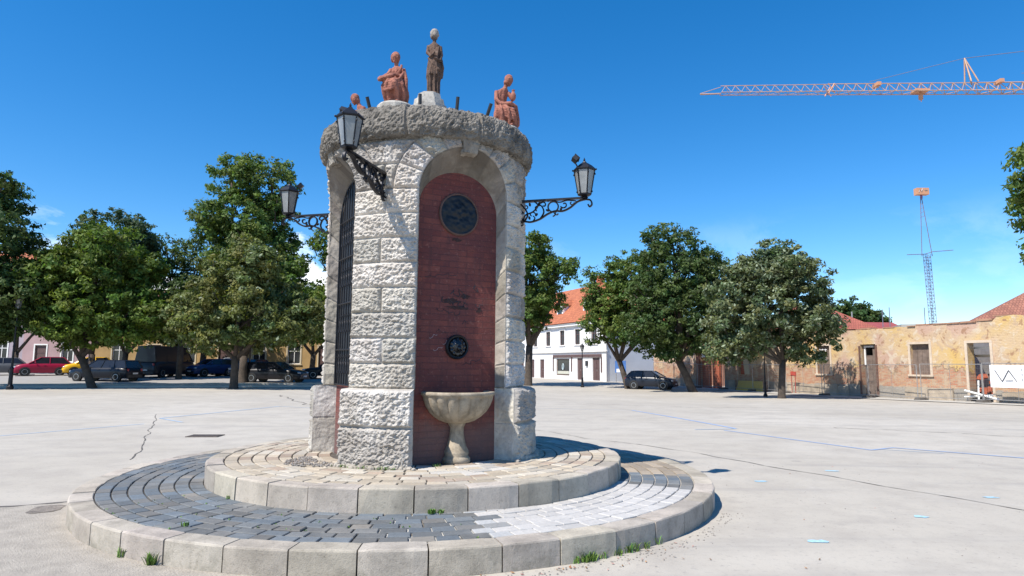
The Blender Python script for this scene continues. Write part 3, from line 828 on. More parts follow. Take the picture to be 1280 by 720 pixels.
# lion mask spout
def fromremesh(m, voxel, jitter=0, smoothit=2):
    me = bpy.data.meshes.new('t'); me.from_pydata(m.v, [], m.f)
    o = bpy.data.objects.new('t', me); C.objects.link(o)
    bm = bmesh.new(); bm.from_mesh(me); bmesh.ops.recalc_face_normals(bm, faces=bm.faces); bm.to_mesh(me); bm.free()
    rm = o.modifiers.new('r', 'REMESH'); rm.mode = 'VOXEL'; rm.voxel_size = voxel
    s_ = o.modifiers.new('s', 'SMOOTH'); s_.iterations = smoothit; s_.factor = .5
    dg = bpy.context.evaluated_depsgraph_get(); ev = o.evaluated_get(dg); em = ev.to_mesh()
    r = MB(); r.v = [tuple(v.co) for v in em.vertices]; r.f = [tuple(p.vertices) for p in em.polygons]; r.c = [(1, 1, 1)]*len(r.v)
    if jitter:
        nr = [v.normal.copy() for v in em.vertices]
        r.v = [tuple(Vector(v)+n*jitter*(noise.noise(Vector(v)*38)+.6*noise.noise(Vector(v)*80))) for v, n in zip(r.v, nr)]
    ev.to_mesh_clear(); bpy.data.objects.remove(o); bpy.data.meshes.remove(me)
    return r
def lion():
    m = MB()
    m.ell((0, 0, 0), (.115, .02, .115)); m.ell((0, -.02, .01), (.075, .045, .085)); m.ell((0, -.06, -.015), (.032, .035, .03)); m.ell((-.03, -.055, .03), (.018, .014, .012)); m.ell((.03, -.055, .03), (.018, .014, .012))
    for i in range(12):
        a = 2*PI*i/12; m.ell((.088*math.cos(a), -.01, .088*math.sin(a)), (.026, .026, .026), None, 8, 6)
    m.tube([(0, -.04, -.035), (0, -.11, -.045), (0, -.135, -.065)], [.016, .015, .013], 10)
    r = fromremesh(m, .006); u, n = frame_n(0); rot = Matrix(((u.x, -n.x, 0), (u.y, -n.y, 0), (0, 0, 1)))
    c = nf(0, 0, ZL, .02); r.v = [tuple(rot@Vector(v)+c) for v in r.v]
    r.build('lion_spout', simple('wet_bronze', (.05, .052, .055), .22, .3, 20, .8), mon, smooth=True)
lion()
# fluted basin
def basin():
    c = nf(0, 0, 0, .05); fl = 18
    root = tag(MB().build('x', M['basin']), '') if False else None
    def rf(a, r, z):
        t = sm(.93, 1.02, z)*(1-sm(1.19, 1.225, z)); return r*(1-.10*t*(1-abs(math.cos(a*fl/2))**.55)+.03*t)
    prof = [(.10, .90), (.15, .905), (.215, .93), (.285, .975), (.34, 1.03), (.385, 1.10), (.412, 1.17), (.42, 1.20), (.435, 1.222), (.452, 1.235), (.452, 1.262), (.44, 1.27), (.385, 1.27), (.365, 1.22), (.30, 1.13), (.15, 1.07), (.01, 1.06)]
    m = MB(); m.lathe(prof, 144, c.x, c.y, rf); bo = m.build('basin_bowl', M['basin'], mon, smooth=True)
    prof = [(.165, Z2-.01), (.165, .485), (.15, .505), (.135, .52), (.148, .545), (.138, .575), (.112, .63), (.092, .71), (.08, .79), (.083, .85), (.105, .89), (.12, .91)]
    m = MB(); m.lathe(prof, 40, c.x, c.y, lambda a, r, z: r*(1+(.03*math.cos(a*10) if .56 < z < .85 else 0))); m.build('basin_pedestal', M['basin'], mon, smooth=True)
    m = MB(); m.lathe([(.34, 1.185), (.001, 1.186)], 40, c.x, c.y); m.build('water', simple('basin_water', (.03, .035, .03), .05, .1, 5, spec=.9), bo)
basin()
# scribbled graffiti on the front panel
def scribbles():
    m = MB(); r = random.Random(12)
    def scr(s, z, w, h, n, rad):
        pts = []; ph = r.random()*9
        for i in range(n):
            t = i/(n-1); pts.append(nf(0, s+w*(t-.5)+.25*h*math.sin(t*n*1.3+ph), z+h*.5*math.sin(t*n*.9+ph)*r.uniform(.5, 1)+.02*math.sin(t*5+ph), .003))
        m = MB(); m.tube(pts, rad*.8, 4); m.build('graffiti', mt_, mon)
    mt_ = M['ink']
    for a in [(-.22, 2.66, .42, .025, 26, .004), (-.05, 2.34, .36, .09, 24, .0055), (.02, 2.45, .22, .12, 14, .006), (-.12, 2.22, .34, .05, 22, .004), (.25, 2.52, .07, .09, 8, .006), (.30, 2.32, .10, .04, 9, .004), (.12, 2.10, .09, .03, 9, .004), (-.2, 1.98, .14, .05, 10, .003), (.22, 1.62, .28, .05, 22, .003)]: scr(*a)
    for (sx, sz, w_, h_) in [(-.08, 2.36, .17, .05), (.10, 2.42, .10, .035), (.02, 2.28, .22, .03), (.30, 2.26, .05, .04), (-.02, 3.12, .10, .03)]:
        q = MB(); n_ = 22; pts = [nf(0, sx+w_*r.uniform(.35, 1.0)*math.cos(2*PI*i/n_), sz+h_*r.uniform(.3, 1.1)*math.sin(2*PI*i/n_), .0035) for i in range(n_)]
        q.add([tuple(nf(0, sx, sz, .0035))]+[tuple(p_) for p_ in pts], [(0, i+1, (i+1) % n_+1) for i in range(n_)]); q.build('soot_stain', simple('soot', (.045, .022, .02), .9, .4, 20), mon)
    mt_ = simple('pale_marker', (.45, .35, .35), .8, .1, 5)
    for a in [(-.30, 1.93, .10, .04, 10, .003), (-.24, 1.78, .12, .03, 10, .003), (-.13, 1.86, .10, .03, 9, .003)]: scr(*a)
scribbles()
# wrought iron gate in the left niche and a low sill of terracotta bricks
def gate(k):
    m = MB(); z0, z1 = ZP+.02, PS+.1; out = .03
    m.tube([nf(k, -.52, z0, out), nf(k, -.52, z1, out)], .014, 6); m.tube([nf(k, .52, z0, out), nf(k, .52, z1, out)], .014, 6)
    for i in range(9):
        s = lerp(-.44, .44, i/8); zt = PS+.48*math.sqrt(max(0, 1-(s/.53)**2)); m.tube([nf(k, s, z0, out), nf(k, s, zt, out)], .009, 6)
    for z in (z0, z0+.45, z0+1.05, z0+1.65, PS): m.tube([nf(k, -.52, z, out), nf(k, .52, z, out)], .012, 6)
    arc = [nf(k, .52*math.cos(PI*i/20), PS+.48*math.sin(PI*i/20), out) for i in range(21)]; m.tube(arc, .012, 6)
    for z in (z0+.22, z0+.75, z0+1.35, z0+1.9):
        for i in range(8):
            s = lerp(-.385, .385, i/7)
            pts = [nf(k, s+.04*math.cos(t*1.0), z+.075*math.sin(t), out+.003) for t in [PI*2*q/12 for q in range(13)]]; m.tube(pts, .006, 5)
            pts = [nf(k, s+.03*(1-q/12)*math.cos(q*.9), z+.14+.03*(1-q/12)*math.sin(q*.9), out) for q in range(12)]; m.tube(pts, .005, 5)
    m.build('iron_gate', M['iron'], mon)
gate(3)
q_ = MB(); u, n = frame_n(3)
q_.add([tuple(nf(3, x_, z_, .006)) for x_, z_ in [(-.53, ZP+.02), (.53, ZP+.02), (.53, PS)]+[(.53*math.cos(PI*i/24), PS+.5*math.sin(PI*i/24)) for i in range(1, 24)]+[(-.53, PS)]], [tuple(range(27-1+0))]); q_.build('dark_door', M['black'], mon)

# ------------------------------------------------------------------ wall lanterns on iron brackets
def lantern_at(ps, zb, label):
    t = thing('wall_lantern', label, 'lantern', wpol(1.30, ps, zb), RZ+R(ps), 'iron lanterns on brackets round the fountain')
    return t
def make_lantern(ps, zb, label):
    # local: -y points outward, bar top at z=0, wall at y=0 ; lantern axis at y=-LR
    LR = .89
    t = lantern_at(ps, zb, label)
    m = MB()
    m.hexa([(-.028, 0, -.03), (.028, 0, -.03), (.028, -LR-.02, -.02), (-.028, -LR-.02, -.02), (-.028, 0, .0), (.028, 0, .0), (.028, -LR-.02, 0), (-.028, -LR-.02, 0)])
    m.box((-.022, -.012, -.33), (.022, .02, .03))
    br = m.build('bracket', M['iron'], t, recalc=True)
    m = MB()
    def sp(cx, cz, r0, r1, a0, a1, rad=.008, n=18):
        m.tube([(0, -(cx+lerp(r0, r1, i/n)*math.cos(lerp(a0, a1, i/n))), cz+lerp(r0, r1, i/n)*math.sin(lerp(a0, a1, i/n))) for i in range(n+1)], rad, 5)
    def cv(pts, rad=.010):
        P = [Vector((0, -a, b_)) for a, b_ in pts]; out = []
        for i in range(len(P)-1):
            p0 = P[max(i-1, 0)]; p1 = P[i]; p2 = P[i+1]; p3 = P[min(i+2, len(P)-1)]
            for j in range(6):
                s = j/6; out.append(.5*((2*p1)+(p2-p0)*s+(2*p0-5*p1+4*p2-p3)*s*s+(3*p1-p0-3*p2+p3)*s**3))
        out.append(P[-1]); m.tube(out, rad, 6)
    cv([(.02, -.30), (.09, -.285), (.18, -.295), (.30, -.26), (.40, -.20), (.50, -.165), (.60, -.17), (.70, -.13), (.80, -.055), (.90, -.03)], .0125)
    cv([(.03, -.04), (.10, -.12), (.13, -.20), (.09, -.27), (.04, -.24)], .011)
    cv([(.06, -.30), (.10, -.20), (.20, -.16), (.27, -.08), (.22, -.02)], .010)
    cv([(.30, -.26), (.35, -.17), (.31, -.08), (.24, -.10), (.25, -.15)], .010)
    sp(.475, -.105, .068, .068, 0, 2*PI, .0105, 22)
    sp(.19, -.20, .05, .012, 0, 4.2, .009); sp(.345, -.075, .045, .01, 2.5, -2.2, .009); sp(.11, -.085, .04, .01, 3, 8, .008)
    sp(.62, -.085, .05, .012, 3.6, 8.6, .009); sp(.72, -.065, .035, .008, 0, -4.5, .008)
    sp(.53, -.20, .03, .006, 2.0, 6.5, .008)
    cv([(.40, -.03), (.46, -.02), (.56, -.05), (.66, -.03), (.78, -.045)], .008)
    cv([(.90, -.03), (.965, -.045), (.985, -.10), (.955, -.13), (.935, -.10)], .0115)
    cv([(.48, -.175), (.50, -.215), (.47, -.235)], .008); cv([(.07, -.30), (.06, -.335), (.02, -.335)], .009); cv([(.20, -.29), (.23, -.245), (.205, -.215)], .008)
    for (a, b_) in [(.16, -.06), (.29, -.05), (.155, -.24), (.25, -.20), (.06, -.16), (.58, -.14), (.40, -.15)]: m.ell((0, -a, b_), (.010, .028, .016), Matrix.Rotation(a*9, 3, 'X'), 6, 5)
    m.v = [(x*2.3, y, z) for x, y, z in m.v]
    m.build('scroll', M['iron'], br)
    # lantern body
    n = 6; cy = -LR; zb0, zt0, rb, rt = .035, .355, .082, .135
    def hx(r, z, i): a = 2*PI*(i+.5)/n; return Vector((r*math.cos(a), cy+r*math.sin(a), z))
    body = MB()
    for i in range(n):
        body.tube([hx(rb, zb0, i), hx(rt, zt0, i)], .0095, 4)
        body.tube([hx(rb, zb0, i), hx(rb, zb0, i+1)], .011, 4); body.tube([hx(rt, zt0, i), hx(rt, zt0, i+1)], .013, 4)
    body.lathe([(.03, -.02), (.05, -.01), (.035, .01), (.088, .022), (.088, .036)], 6, 0, cy, None, PI/6)
    for i in range(n):
        for zz, rr in ((.30, .140), (.07, .100)): body.ell(hx(rr, zz, i), (.009, .009, .013), None, 6, 5)
    bo = body.build('lantern_frame', M['iron'], t, recalc=True)
    rf_ = MB(); rf_.lathe([(.152, .350), (.155, .362), (.10, .415), (.045, .452), (.030, .458), (.022, .475), (.008, .478)], 6, 0, cy, None, PI/6)
    rf_.ell((0, cy, .493), (.014, .014, .018), None, 8, 6); rf_.ell((0, cy, .516), (.006, .006, .012), None, 6, 5)
    for i in range(n):
        p = hx(.155, .362, i); rf_.ell(p, (.010, .010, .013), None, 6, 5)
    rf_.build('lantern_roof', M['iron'], bo, recalc=True)
    for i in range(n):
        p = MB(); a, b_, c, d_ = hx(rb*.96, zb0, i), hx(rb*.96, zb0, i+1), hx(rt*.96, zt0, i+1), hx(rt*.96, zt0, i)
        cen = Vector((0, cy, 0)); nn = ((a+b_)/2-cen); nn.z = 0; nn.normalize(); nn *= .004
        p.hexa([a-nn, b_-nn, b_+nn, a+nn, d_-nn, c-nn, c+nn, d_+nn]); p.build('pane', M['pane'], bo, recalc=True)
    bl = MB(); bl.lathe([(.018, .06), (.022, .10), (.03, .14), (.032, .18), (.02, .215), (.004, .225)], 10, 0, cy); bl.build('bulb', simple('milk_glass', (.8, .8, .78), .2, .02, 3), bo, smooth=True)
    # little floodlight clamped beside the roof
    fl = MB(); sx = -.125 
    fl.tube([(sx*.75, cy+.07, .37), (sx, cy+.10, .43)], .009, 6)
    q = MB(); q.box((-.045, -.03, -.035), (.045, .03, .035)); q.box((-.052, -.036, -.042), (.052, -.030, .042))
    q.xf(Matrix.Translation((sx, cy+.10, .475))@Matrix.Rotation(.6, 4, 'Z')@Matrix.Rotation(-.75, 4, 'X')@Matrix.Rotation(.35, 4, 'Y')); n_ = len(fl.v); fl.v += q.v; fl.f += [tuple(x+n_ for x in f) for f in q.f]; fl.c += q.c
    fl.build('floodlight', M['black'], t, recalc=True)
    return t
L1 = make_lantern(P0, 3.85, 'iron lantern on a scrolled bracket reaching towards the viewer over the sunlit pier')
L2 = dup(L1, wpol(1.30, P0+90, 3.76), RZ+R(P0+90), 'iron lantern on a scrolled bracket at the right of the tower against clear sky')
L3 = dup(L1, wpol(1.30, P0-90, 3.74), RZ+R(P0-90), 'iron lantern on a scrolled bracket at the left of the tower before the treetops')

# ------------------------------------------------------------------ statues
def robe(m, rings, n=72, folds=11, seed=0, tw=0):
    """rings: (cx, cy, z, rx, ry, fold) bottom to top"""
    vs = []; K = 5; rr = []
    for a, b_ in zip(rings, rings[1:]):
        for i in range(K): rr.append(tuple(lerp(p, q_, i/K) for p, q_ in zip(a, b_)))
    rr.append(rings[-1])
    for (cx, cy, z, rx, ry, fo) in rr:
        for k in range(n):
            a = 2*PI*k/n; w_ = math.sin(a*folds+seed+tw*z+2*noise.noise(Vector((a*1.3, z*3, seed))))
            f = 1+1.5*fo*(abs(w_)**.6*(1 if w_ > 0 else -.8)); vs.append((cx+rx*f*math.cos(a), cy+ry*f*math.sin(a), z))
    L = len(rr); fs = [(i*n+k, i*n+(k+1) % n, (i+1)*n+(k+1) % n, (i+1)*n+k) for i in range(L-1) for k in range(n)]
    fs += [tuple(range(n))[::-1], tuple(range((L-1)*n, L*n))]; m.add(vs, fs)
def head(m, c, s, yaw, tilt=0, hair=True, bun=False, veil=False):
    """s: half height of the head; faces -y before the turn"""
    M3 = Matrix.Rotation(yaw, 3, 'Z')@Matrix.Rotation(tilt, 3, 'X'); c = Vector(c)
    def e(p, r): m.ell(c+M3@(Vector(p)*s), tuple(q_*s for q_ in r), M3, 12, 8)
    e((0, 0, .05), (.72, .80, .95)); e((0, -.35, -.35), (.50, .48, .55)); e((0, -.80, -.12), (.10, .16, .20)); e((0, -.60, -.75), (.22, .20, .16))
    e((0, -.72, -.42), (.20, .10, .06)); e((-.26, -.66, .02), (.16, .08, .08)); e((.26, -.66, .02), (.16, .08, .08)); e((0, -.68, .22), (.42, .12, .12))
    if hair:
        e((0, .20, .28), (.98, .95, .90)); e((-.68, .0, -.05), (.34, .50, .70)); e((.68, .0, -.05), (.34, .50, .70)); e((0, .45, -.35), (.60, .50, .70))
        for i in range(7):
            a = -1.2+2.4*i/6; e((.80*math.sin(a), -.50*math.cos(a)-.05, .55-.12*abs(a)), (.22, .20, .17))
    if bun: e((.1, .95, .05), (.40, .38, .36))
    if veil: e((0, .2, .2), (.95, .90, .92)); e((0, .45, -.6), (.85, .55, .9))
def limb(m, pts, rads): m.tube(pts, rads, 10)
def statue(name, label, m, mat, loc, rz, vox=.0062, sc=1.09):
    r = fromremesh(m, vox, .0025, 1); r.v = [(v[0]*sc*.86, v[1]*sc*.95, v[2]*sc) for v in r.v]; o = r.build(name, mat, None, smooth=True)
    o.location = loc; o.rotation_euler.z = rz; tag(o, label, 'statue'); return o
def hand(m, p, d_, s=.018):
    p = Vector(p); d_ = Vector(d_).normalized(); sd = d_.cross(Vector((0, 0, 1))).normalized()
    m.ell(p, (s, s, s*.8), None, 8, 6)
    for i in range(4): m.tube([p+sd*(i-1.5)*s*.5, p+sd*(i-1.5)*s*.62+d_*s*(1.5+.3*(1.5-abs(i-1.5)))+Vector((0, 0, -s*.5))], [s*.32, s*.24], 6)
    m.tube([p+sd*s*.8, p+sd*s*1.3+d_*s*.9], [s*.34, s*.25], 6)
def seated_with_shell():
    m = MB()
    robe(m, [(.0, .0, -.01, .115, .11, .10), (.0, .0, .05, .135, .125, .13), (-.005, -.02, .13, .155, .15, .12), (-.02, -.04, .21, .158, .165, .08), (-.02, -.03, .27, .135, .15, .05), (.01, .02, .31, .10, .10, .03)], folds=9, seed=1, tw=3)
    robe(m, [(.005, .03, .26, .092, .075, .05), (.005, .02, .34, .082, .065, .06), (.008, .01, .41, .092, .06, .05), (.008, .01, .455, .085, .05, .02), (.005, .0, .475, .04, .035, 0)], folds=8, seed=2)
    limb(m, [(.0, .0, .45), (-.012, -.012, .52)], [.030, .026])
    head(m, (-.022, -.018, .575), .064, R(-22), R(8))
    # arms: right arm reaches out and holds the shell bowl, left arm folds across
    limb(m, [(-.075, .0, .435), (-.105, -.05, .36), (-.135, -.11, .325)], [.030, .026, .018]); hand(m, (-.14, -.12, .32), (-1, -.6, 0), .017)
    limb(m, [(.09, .0, .435), (.118, -.03, .35), (.06, -.095, .33), (-.04, -.125, .345)], [.030, .028, .022, .015]); hand(m, (-.05, -.13, .345), (-1, -.1, -.1), .016)
    limb(m, [(.03, -.06, .37), (.07, -.075, .43), (.072, -.07, .47)], [.02, .017, .016])
    M3 = Matrix.Rotation(R(-16), 3, 'Y')@Matrix.Rotation(R(20), 3, 'X')
    m.ell((-.115, -.12, .30), (.115, .07, .030), M3); m.ell((-.185, -.115, .285), (.05, .05, .032), M3)
    # mantle swag over knees
    for i in range(4):
        o_ = i*.022; m.tube([(.105-o_*.5, -.05, .40-o_), (.06, -.15, .27-o_*1.2), (-.03, -.20, .215-o_*1.2), (-.12, -.15, .235-o_*1.5), (-.17, -.05, .27-o_)], [.014, .017, .018, .016, .010], 8)
    m.tube([(.10, -.03, .44), (.135, -.07, .30), (.14, -.08, .20), (.12, -.08, .05)], [.018, .026, .026, .018], 8)
    m.ell((-.05, -.14, .018), (.028, .055, .022)); m.ell((.04, -.13, .015), (.028, .05, .02))
    return m
def seated_bowed():
    m = MB()
    robe(m, [(.03, .0, -.02, .125, .12, .10), (.03, -.01, .05, .16, .14, .14), (.02, -.03, .13, .158, .15, .15), (.0, -.03, .21, .14, .15, .12), (-.015, -.01, .27, .12, .12, .05), (-.03, .02, .31, .09, .08, .03)], folds=10, seed=5, tw=5)
    robe(m, [(-.04, .04, .26, .088, .08, .05), (-.05, .035, .36, .085, .07, .05), (-.045, .02, .44, .092, .066, .04), (-.03, .0, .49, .085, .055, .02), (-.01, -.02, .52, .04, .035, 0)], folds=8, seed=6)
    limb(m, [(-.02, -.01, .50), (.015, -.035, .57)], [.032, .027])
    head(m, (.035, -.07, .605), .068, R(48), R(34), True)
    limb(m, [(-.125, .0, .475), (-.14, -.03, .36), (-.10, -.08, .30), (-.02, -.125, .285)], [.034, .030, .024, .017]); hand(m, (-.01, -.13, .285), (1, -.3, -.1), .017)
    limb(m, [(.05, -.02, .47), (.10, -.06, .37), (.095, -.12, .38)], [.030, .026, .018]); hand(m, (.095, -.125, .39), (.1, -.4, .8), .016)
    # jug held against the chest
    m.ell((.09, -.10, .40), (.042, .042, .06)); m.tube([(.09, -.10, .44), (.092, -.10, .475), (.092, -.10, .487)], [.022, .02, .030], 10)
    for i in range(5):
        o_ = i*.025; m.tube([(-.12+o_*.6, -.04, .30-o_*.8), (-.04, -.15, .24-o_*1.3), (.06, -.18, .20-o_*1.2), (.14, -.12, .25-o_*2)], [.010, .016, .017, .010], 8)
    m.tube([(-.10, -.10, .285), (.03, -.16, .285), (.12, -.13, .26), (.17, -.08, .16), (.15, -.06, .02)], [.02, .028, .03, .028, .02], 8)
    m.ell((.05, -.14, .012), (.028, .055, .022)); m.ell((.13, -.10, .01), (.028, .05, .02)); m.ell((-.03, .02, .08), (.13, .12, .12))
    return m
def standing():
    m = MB()
    robe(m, [(.0, .0, -.01, .088, .08, .12), (.0, .0, .06, .085, .078, .14), (.0, .0, .20, .088, .08, .13), (.0, .0, .245, .10, .09, .12), (.0, .0, .25, .104, .092, .10), (.0, .0, .36, .102, .088, .07), (.0, .0, .45, .092, .078, .04), (.0, .0, .54, .078, .062, .03), (.0, .0, .62, .090, .064, .03), (.004, .0, .685, .088, .055, .02), (.0, .0, .715, .045, .04, 0), (.0, .0, .73, .03, .03, 0)], folds=10, seed=3, tw=4)
    limb(m, [(.0, .0, .70), (-.005, -.01, .79)], [.030, .026])
    head(m, (-.012, -.012, .835), .068, R(-58), R(4), True, True)
    limb(m, [(.088, .0, .675), (.108, -.01, .56), (.088, -.06, .455), (.03, -.10, .47)], [.030, .027, .022, .016]); hand(m, (.02, -.105, .47), (-1, -.2, .2), .017)
    limb(m, [(-.085, .0, .675), (-.102, -.03, .57), (-.05, -.09, .50), (-.01, -.105, .53)], [.030, .026, .021, .016]); hand(m, (.0, -.108, .54), (.4, -.2, 1), .016)
    for i in range(4): m.tube([(.07-i*.03, -.062, .66-i*.03), (.03-i*.025, -.088, .46-i*.03), (.045-i*.035, -.092, .26)], [.010, .014, .016], 8)
    m.tube([(-.09, -.03, .50), (-.02, -.095, .40), (.07, -.085, .33), (.11, -.02, .34)], [.014, .018, .018, .012], 8)
    m.tube([(.105, .0, .50), (.125, .0, .38), (.118, .01, .25)], [.024, .030, .02], 8)
    m.ell((-.03, -.08, .01), (.022, .045, .018)); m.ell((.035, -.08, .01), (.022, .045, .018))
    return m
SB = seated_with_shell()
a_ = wpol(1.08, P0, 4.768)
statue('statue', 'pink terracotta seated woman holding a shallow bowl on the front rim of the tower', SB, M['terracotta'], a_, RZ+R(-6))
statue('statue', 'pink terracotta seated figure with bowed head clutching a jug at the right rim', seated_bowed(), M['terracotta'], wpol(1.10, P0+90, 4.768), RZ+R(12))
statue('statue', 'dark brown standing robed woman on the stepped pedestal at the top of the tower', standing(), M['bronze'], wpol(.05, 90, 5.355), RZ, .006)
mm = seated_bowed(); mm.v = [(-x*1.0, y, z) for x, y, z in mm.v]; mm.f = [f[::-1] for f in mm.f]
statue('statue', 'pink terracotta figure mostly hidden behind the front lantern and the left rim', mm, M['terracotta'], wpol(1.08, P0-90, 4.74), RZ+R(-60))

# ------------------------------------------------------------------ small stuff round the fountain
def tufts():
    m = MB(); r = random.Random(8)
    def tuft(x, y, z, n, h, sp):
        for i in range(n):
            a = r.random()*2*PI; rr = sp*math.sqrt(r.random()); bx, by = x+rr*math.cos(a), y+rr*math.sin(a); hh = h*r.uniform(.4, 1.1); a = r.random()*6.3
            l = r.uniform(.2, .9)*hh; dx, dy = math.cos(a)*l, math.sin(a)*l; wd = .004; px, py = -math.sin(a)*wd, math.cos(a)*wd
            g_ = r.uniform(.6, 1.5); col = (g_*r.uniform(.8, 1.4), g_, g_*.8)
            m.add([(bx-px, by-py, z), (bx+px, by+py, z), (bx+dx*.5+px, by+dy*.5+py, z+hh*.7), (bx+dx*.5-px, by+dy*.5-py, z+hh*.7), (bx+dx, by+dy, z+hh*.95)], [(0, 1, 2, 3), (3, 2, 4)], col)
    def on(r_, ps, z, n, h, sp): x, y, _ = wpol(r_, ps); x -= .1 if r_ > 2.7 else 0; tuft(x, y, z, n, h, sp)
    on(3.815, -31.5, 0, 90, .12, .035); on(3.81, -37.5, 0, 25, .10, .03)
    for ps, n in [(21, 30), (22.2, 110), (23.3, 90), (25, 22), (27.5, 30), (29.5, 40), (31, 20), (33, 14), (36, 10)]: on(3.80, ps, 0, n, .085, .04)
    on(2.625, 2.2, Z1, 90, .05, .035); on(2.62, 4, Z1, 40, .04, .03); on(2.62, -48, Z1, 15, .04, .02); on(3.45, -33, Z1, 25, .04, .03)
    for i in range(12): on(RP+.05, -12-i*2.1, Z2, 14, .035, .03)
    for i in range(6): on(RP+.05, -30-i*2.1, Z2, 6, .03, .03)
    on(1.3, 8, Z2, 25, .04, .05)
    for i in range(34): on(r.choice([3.56, 2.81, 2.96, 3.11, 3.26]), r.uniform(-60, 10), Z1-.004, 3, .016, .012)
    tag(m.build('grass', M['grass']), kind='stuff')
    m = MB()
    for i in range(420):
        a = r.uniform(-75, -38); rr = r.uniform(1.42, 1.85)
        if rr > 1.5+.35*math.sin(math.pi*(a+75)/37): continue
        x, y, _ = wpol(rr, a); s = r.uniform(.008, .022); m.ell((x, y, Z2+s*.3), (s, s*.8, s*.5), Matrix.Rotation(r.random()*6, 3, 'Z'), 5, 4)
    for i in range(520):     # grit and leaf crumbs along the foot of the outer kerb
        a = r.uniform(-65, 60); x, y, _ = wpol(3.80+abs(r.gauss(0, .10)), a); s = r.uniform(.003, .011); m.ell((x, y, gz(x, y)+s*.3), (s, s*.8, s*.5), Matrix.Rotation(r.random()*6, 3, 'Z'), 5, 4)
    for i in range(260):
        x, y = r.uniform(-5, 8), r.uniform(4.5, 14); s = r.uniform(.003, .009); m.ell((x, y, gz(x, y)+s*.3), (s, s*.8, s*.5), None, 5, 4)
    m.c = [(1, 1, 1)]*len(m.v); tag(m.build('gravel', M['gravel']), kind='stuff')
tufts()
def fallen_leaves():
    m = MB(); r = random.Random(31)
    for i in range(150):
        if i < 110: x, y, _ = wpol(3.80+abs(r.gauss(0, .16)), r.uniform(-30, 40))
        else: x, y = r.uniform(-4, 7), r.uniform(4.8, 11)
        z = gz(x, y)+.006; a = r.random()*6.3; s = r.uniform(.008, .022); c, sn = math.cos(a), math.sin(a)
        col = r.choice([(.30, .13, .06), (.40, .22, .10), (.46, .25, .20), (.20, .12, .06)])
        m.add([(x-c*s, y-sn*s, z), (x+sn*s*.5, y-c*s*.5, z+.004), (x+c*s, y+sn*s, z+.008), (x-sn*s*.5, y+c*s*.5, z+.002)], [(0, 1, 2, 3)], col)
    mt = simple('dry_leaf', (.9, .9, .9), .8, .1, 5, attr=True)
    tag(m.build('dry_leaves', mt), kind='stuff')
fallen_leaves()

# ------------------------------------------------------------------ trees
def leafmesh(name, parent, P, Nn, size, cols, seed):
    rg = np.random.default_rng(seed); n = len(P)
    u = rg.normal(size=(n, 3)); u -= Nn*np.sum(u*Nn, 1)[:, None]; u /= np.linalg.norm(u, axis=1)[:, None]+1e-9
    v = np.cross(Nn, u); s = size*rg.uniform(.6, 1.25, (n, 1))
    V = np.empty((n, 4, 3)); V[:, 0] = P-u*s; V[:, 1] = P+v*s*.48-Nn*s*.15; V[:, 2] = P+u*s; V[:, 3] = P-v*s*.48-Nn*s*.15
    me = bpy.data.meshes.new(name); me.vertices.add(n*4); me.loops.add(n*4); me.polygons.add(n)
    me.vertices.foreach_set('co', V.reshape(-1)); me.loops.foreach_set('vertex_index', np.arange(n*4, dtype=np.int32))
    me.polygons.foreach_set('loop_start', np.arange(0, n*4, 4, dtype=np.int32)); me.polygons.foreach_set('loop_total', np.full(n, 4, dtype=np.int32))
    ca = me.color_attributes.new('Col', 'FLOAT_COLOR', 'POINT'); cc = np.ones((n, 4, 4)); cc[:, :, :3] = cols[:, None, :]; ca.data.foreach_set('color', cc.astype(np.float32).ravel())
    me.materials.append(M['leaf']); me.update(); me.validate()
    o = bpy.data.objects.new(name, me); C.objects.link(o); o.parent = parent; return o
GREENS = {'mid': ((.095, .142, .032), .45), 'bright': ((.098, .145, .026), .45), 'dark': ((.062, .098, .028), .45), 'silver': ((.100, .125, .055), .55), 'blue': ((.058, .090, .042), .4), 'olive': ((.130, .150, .048), .45)}
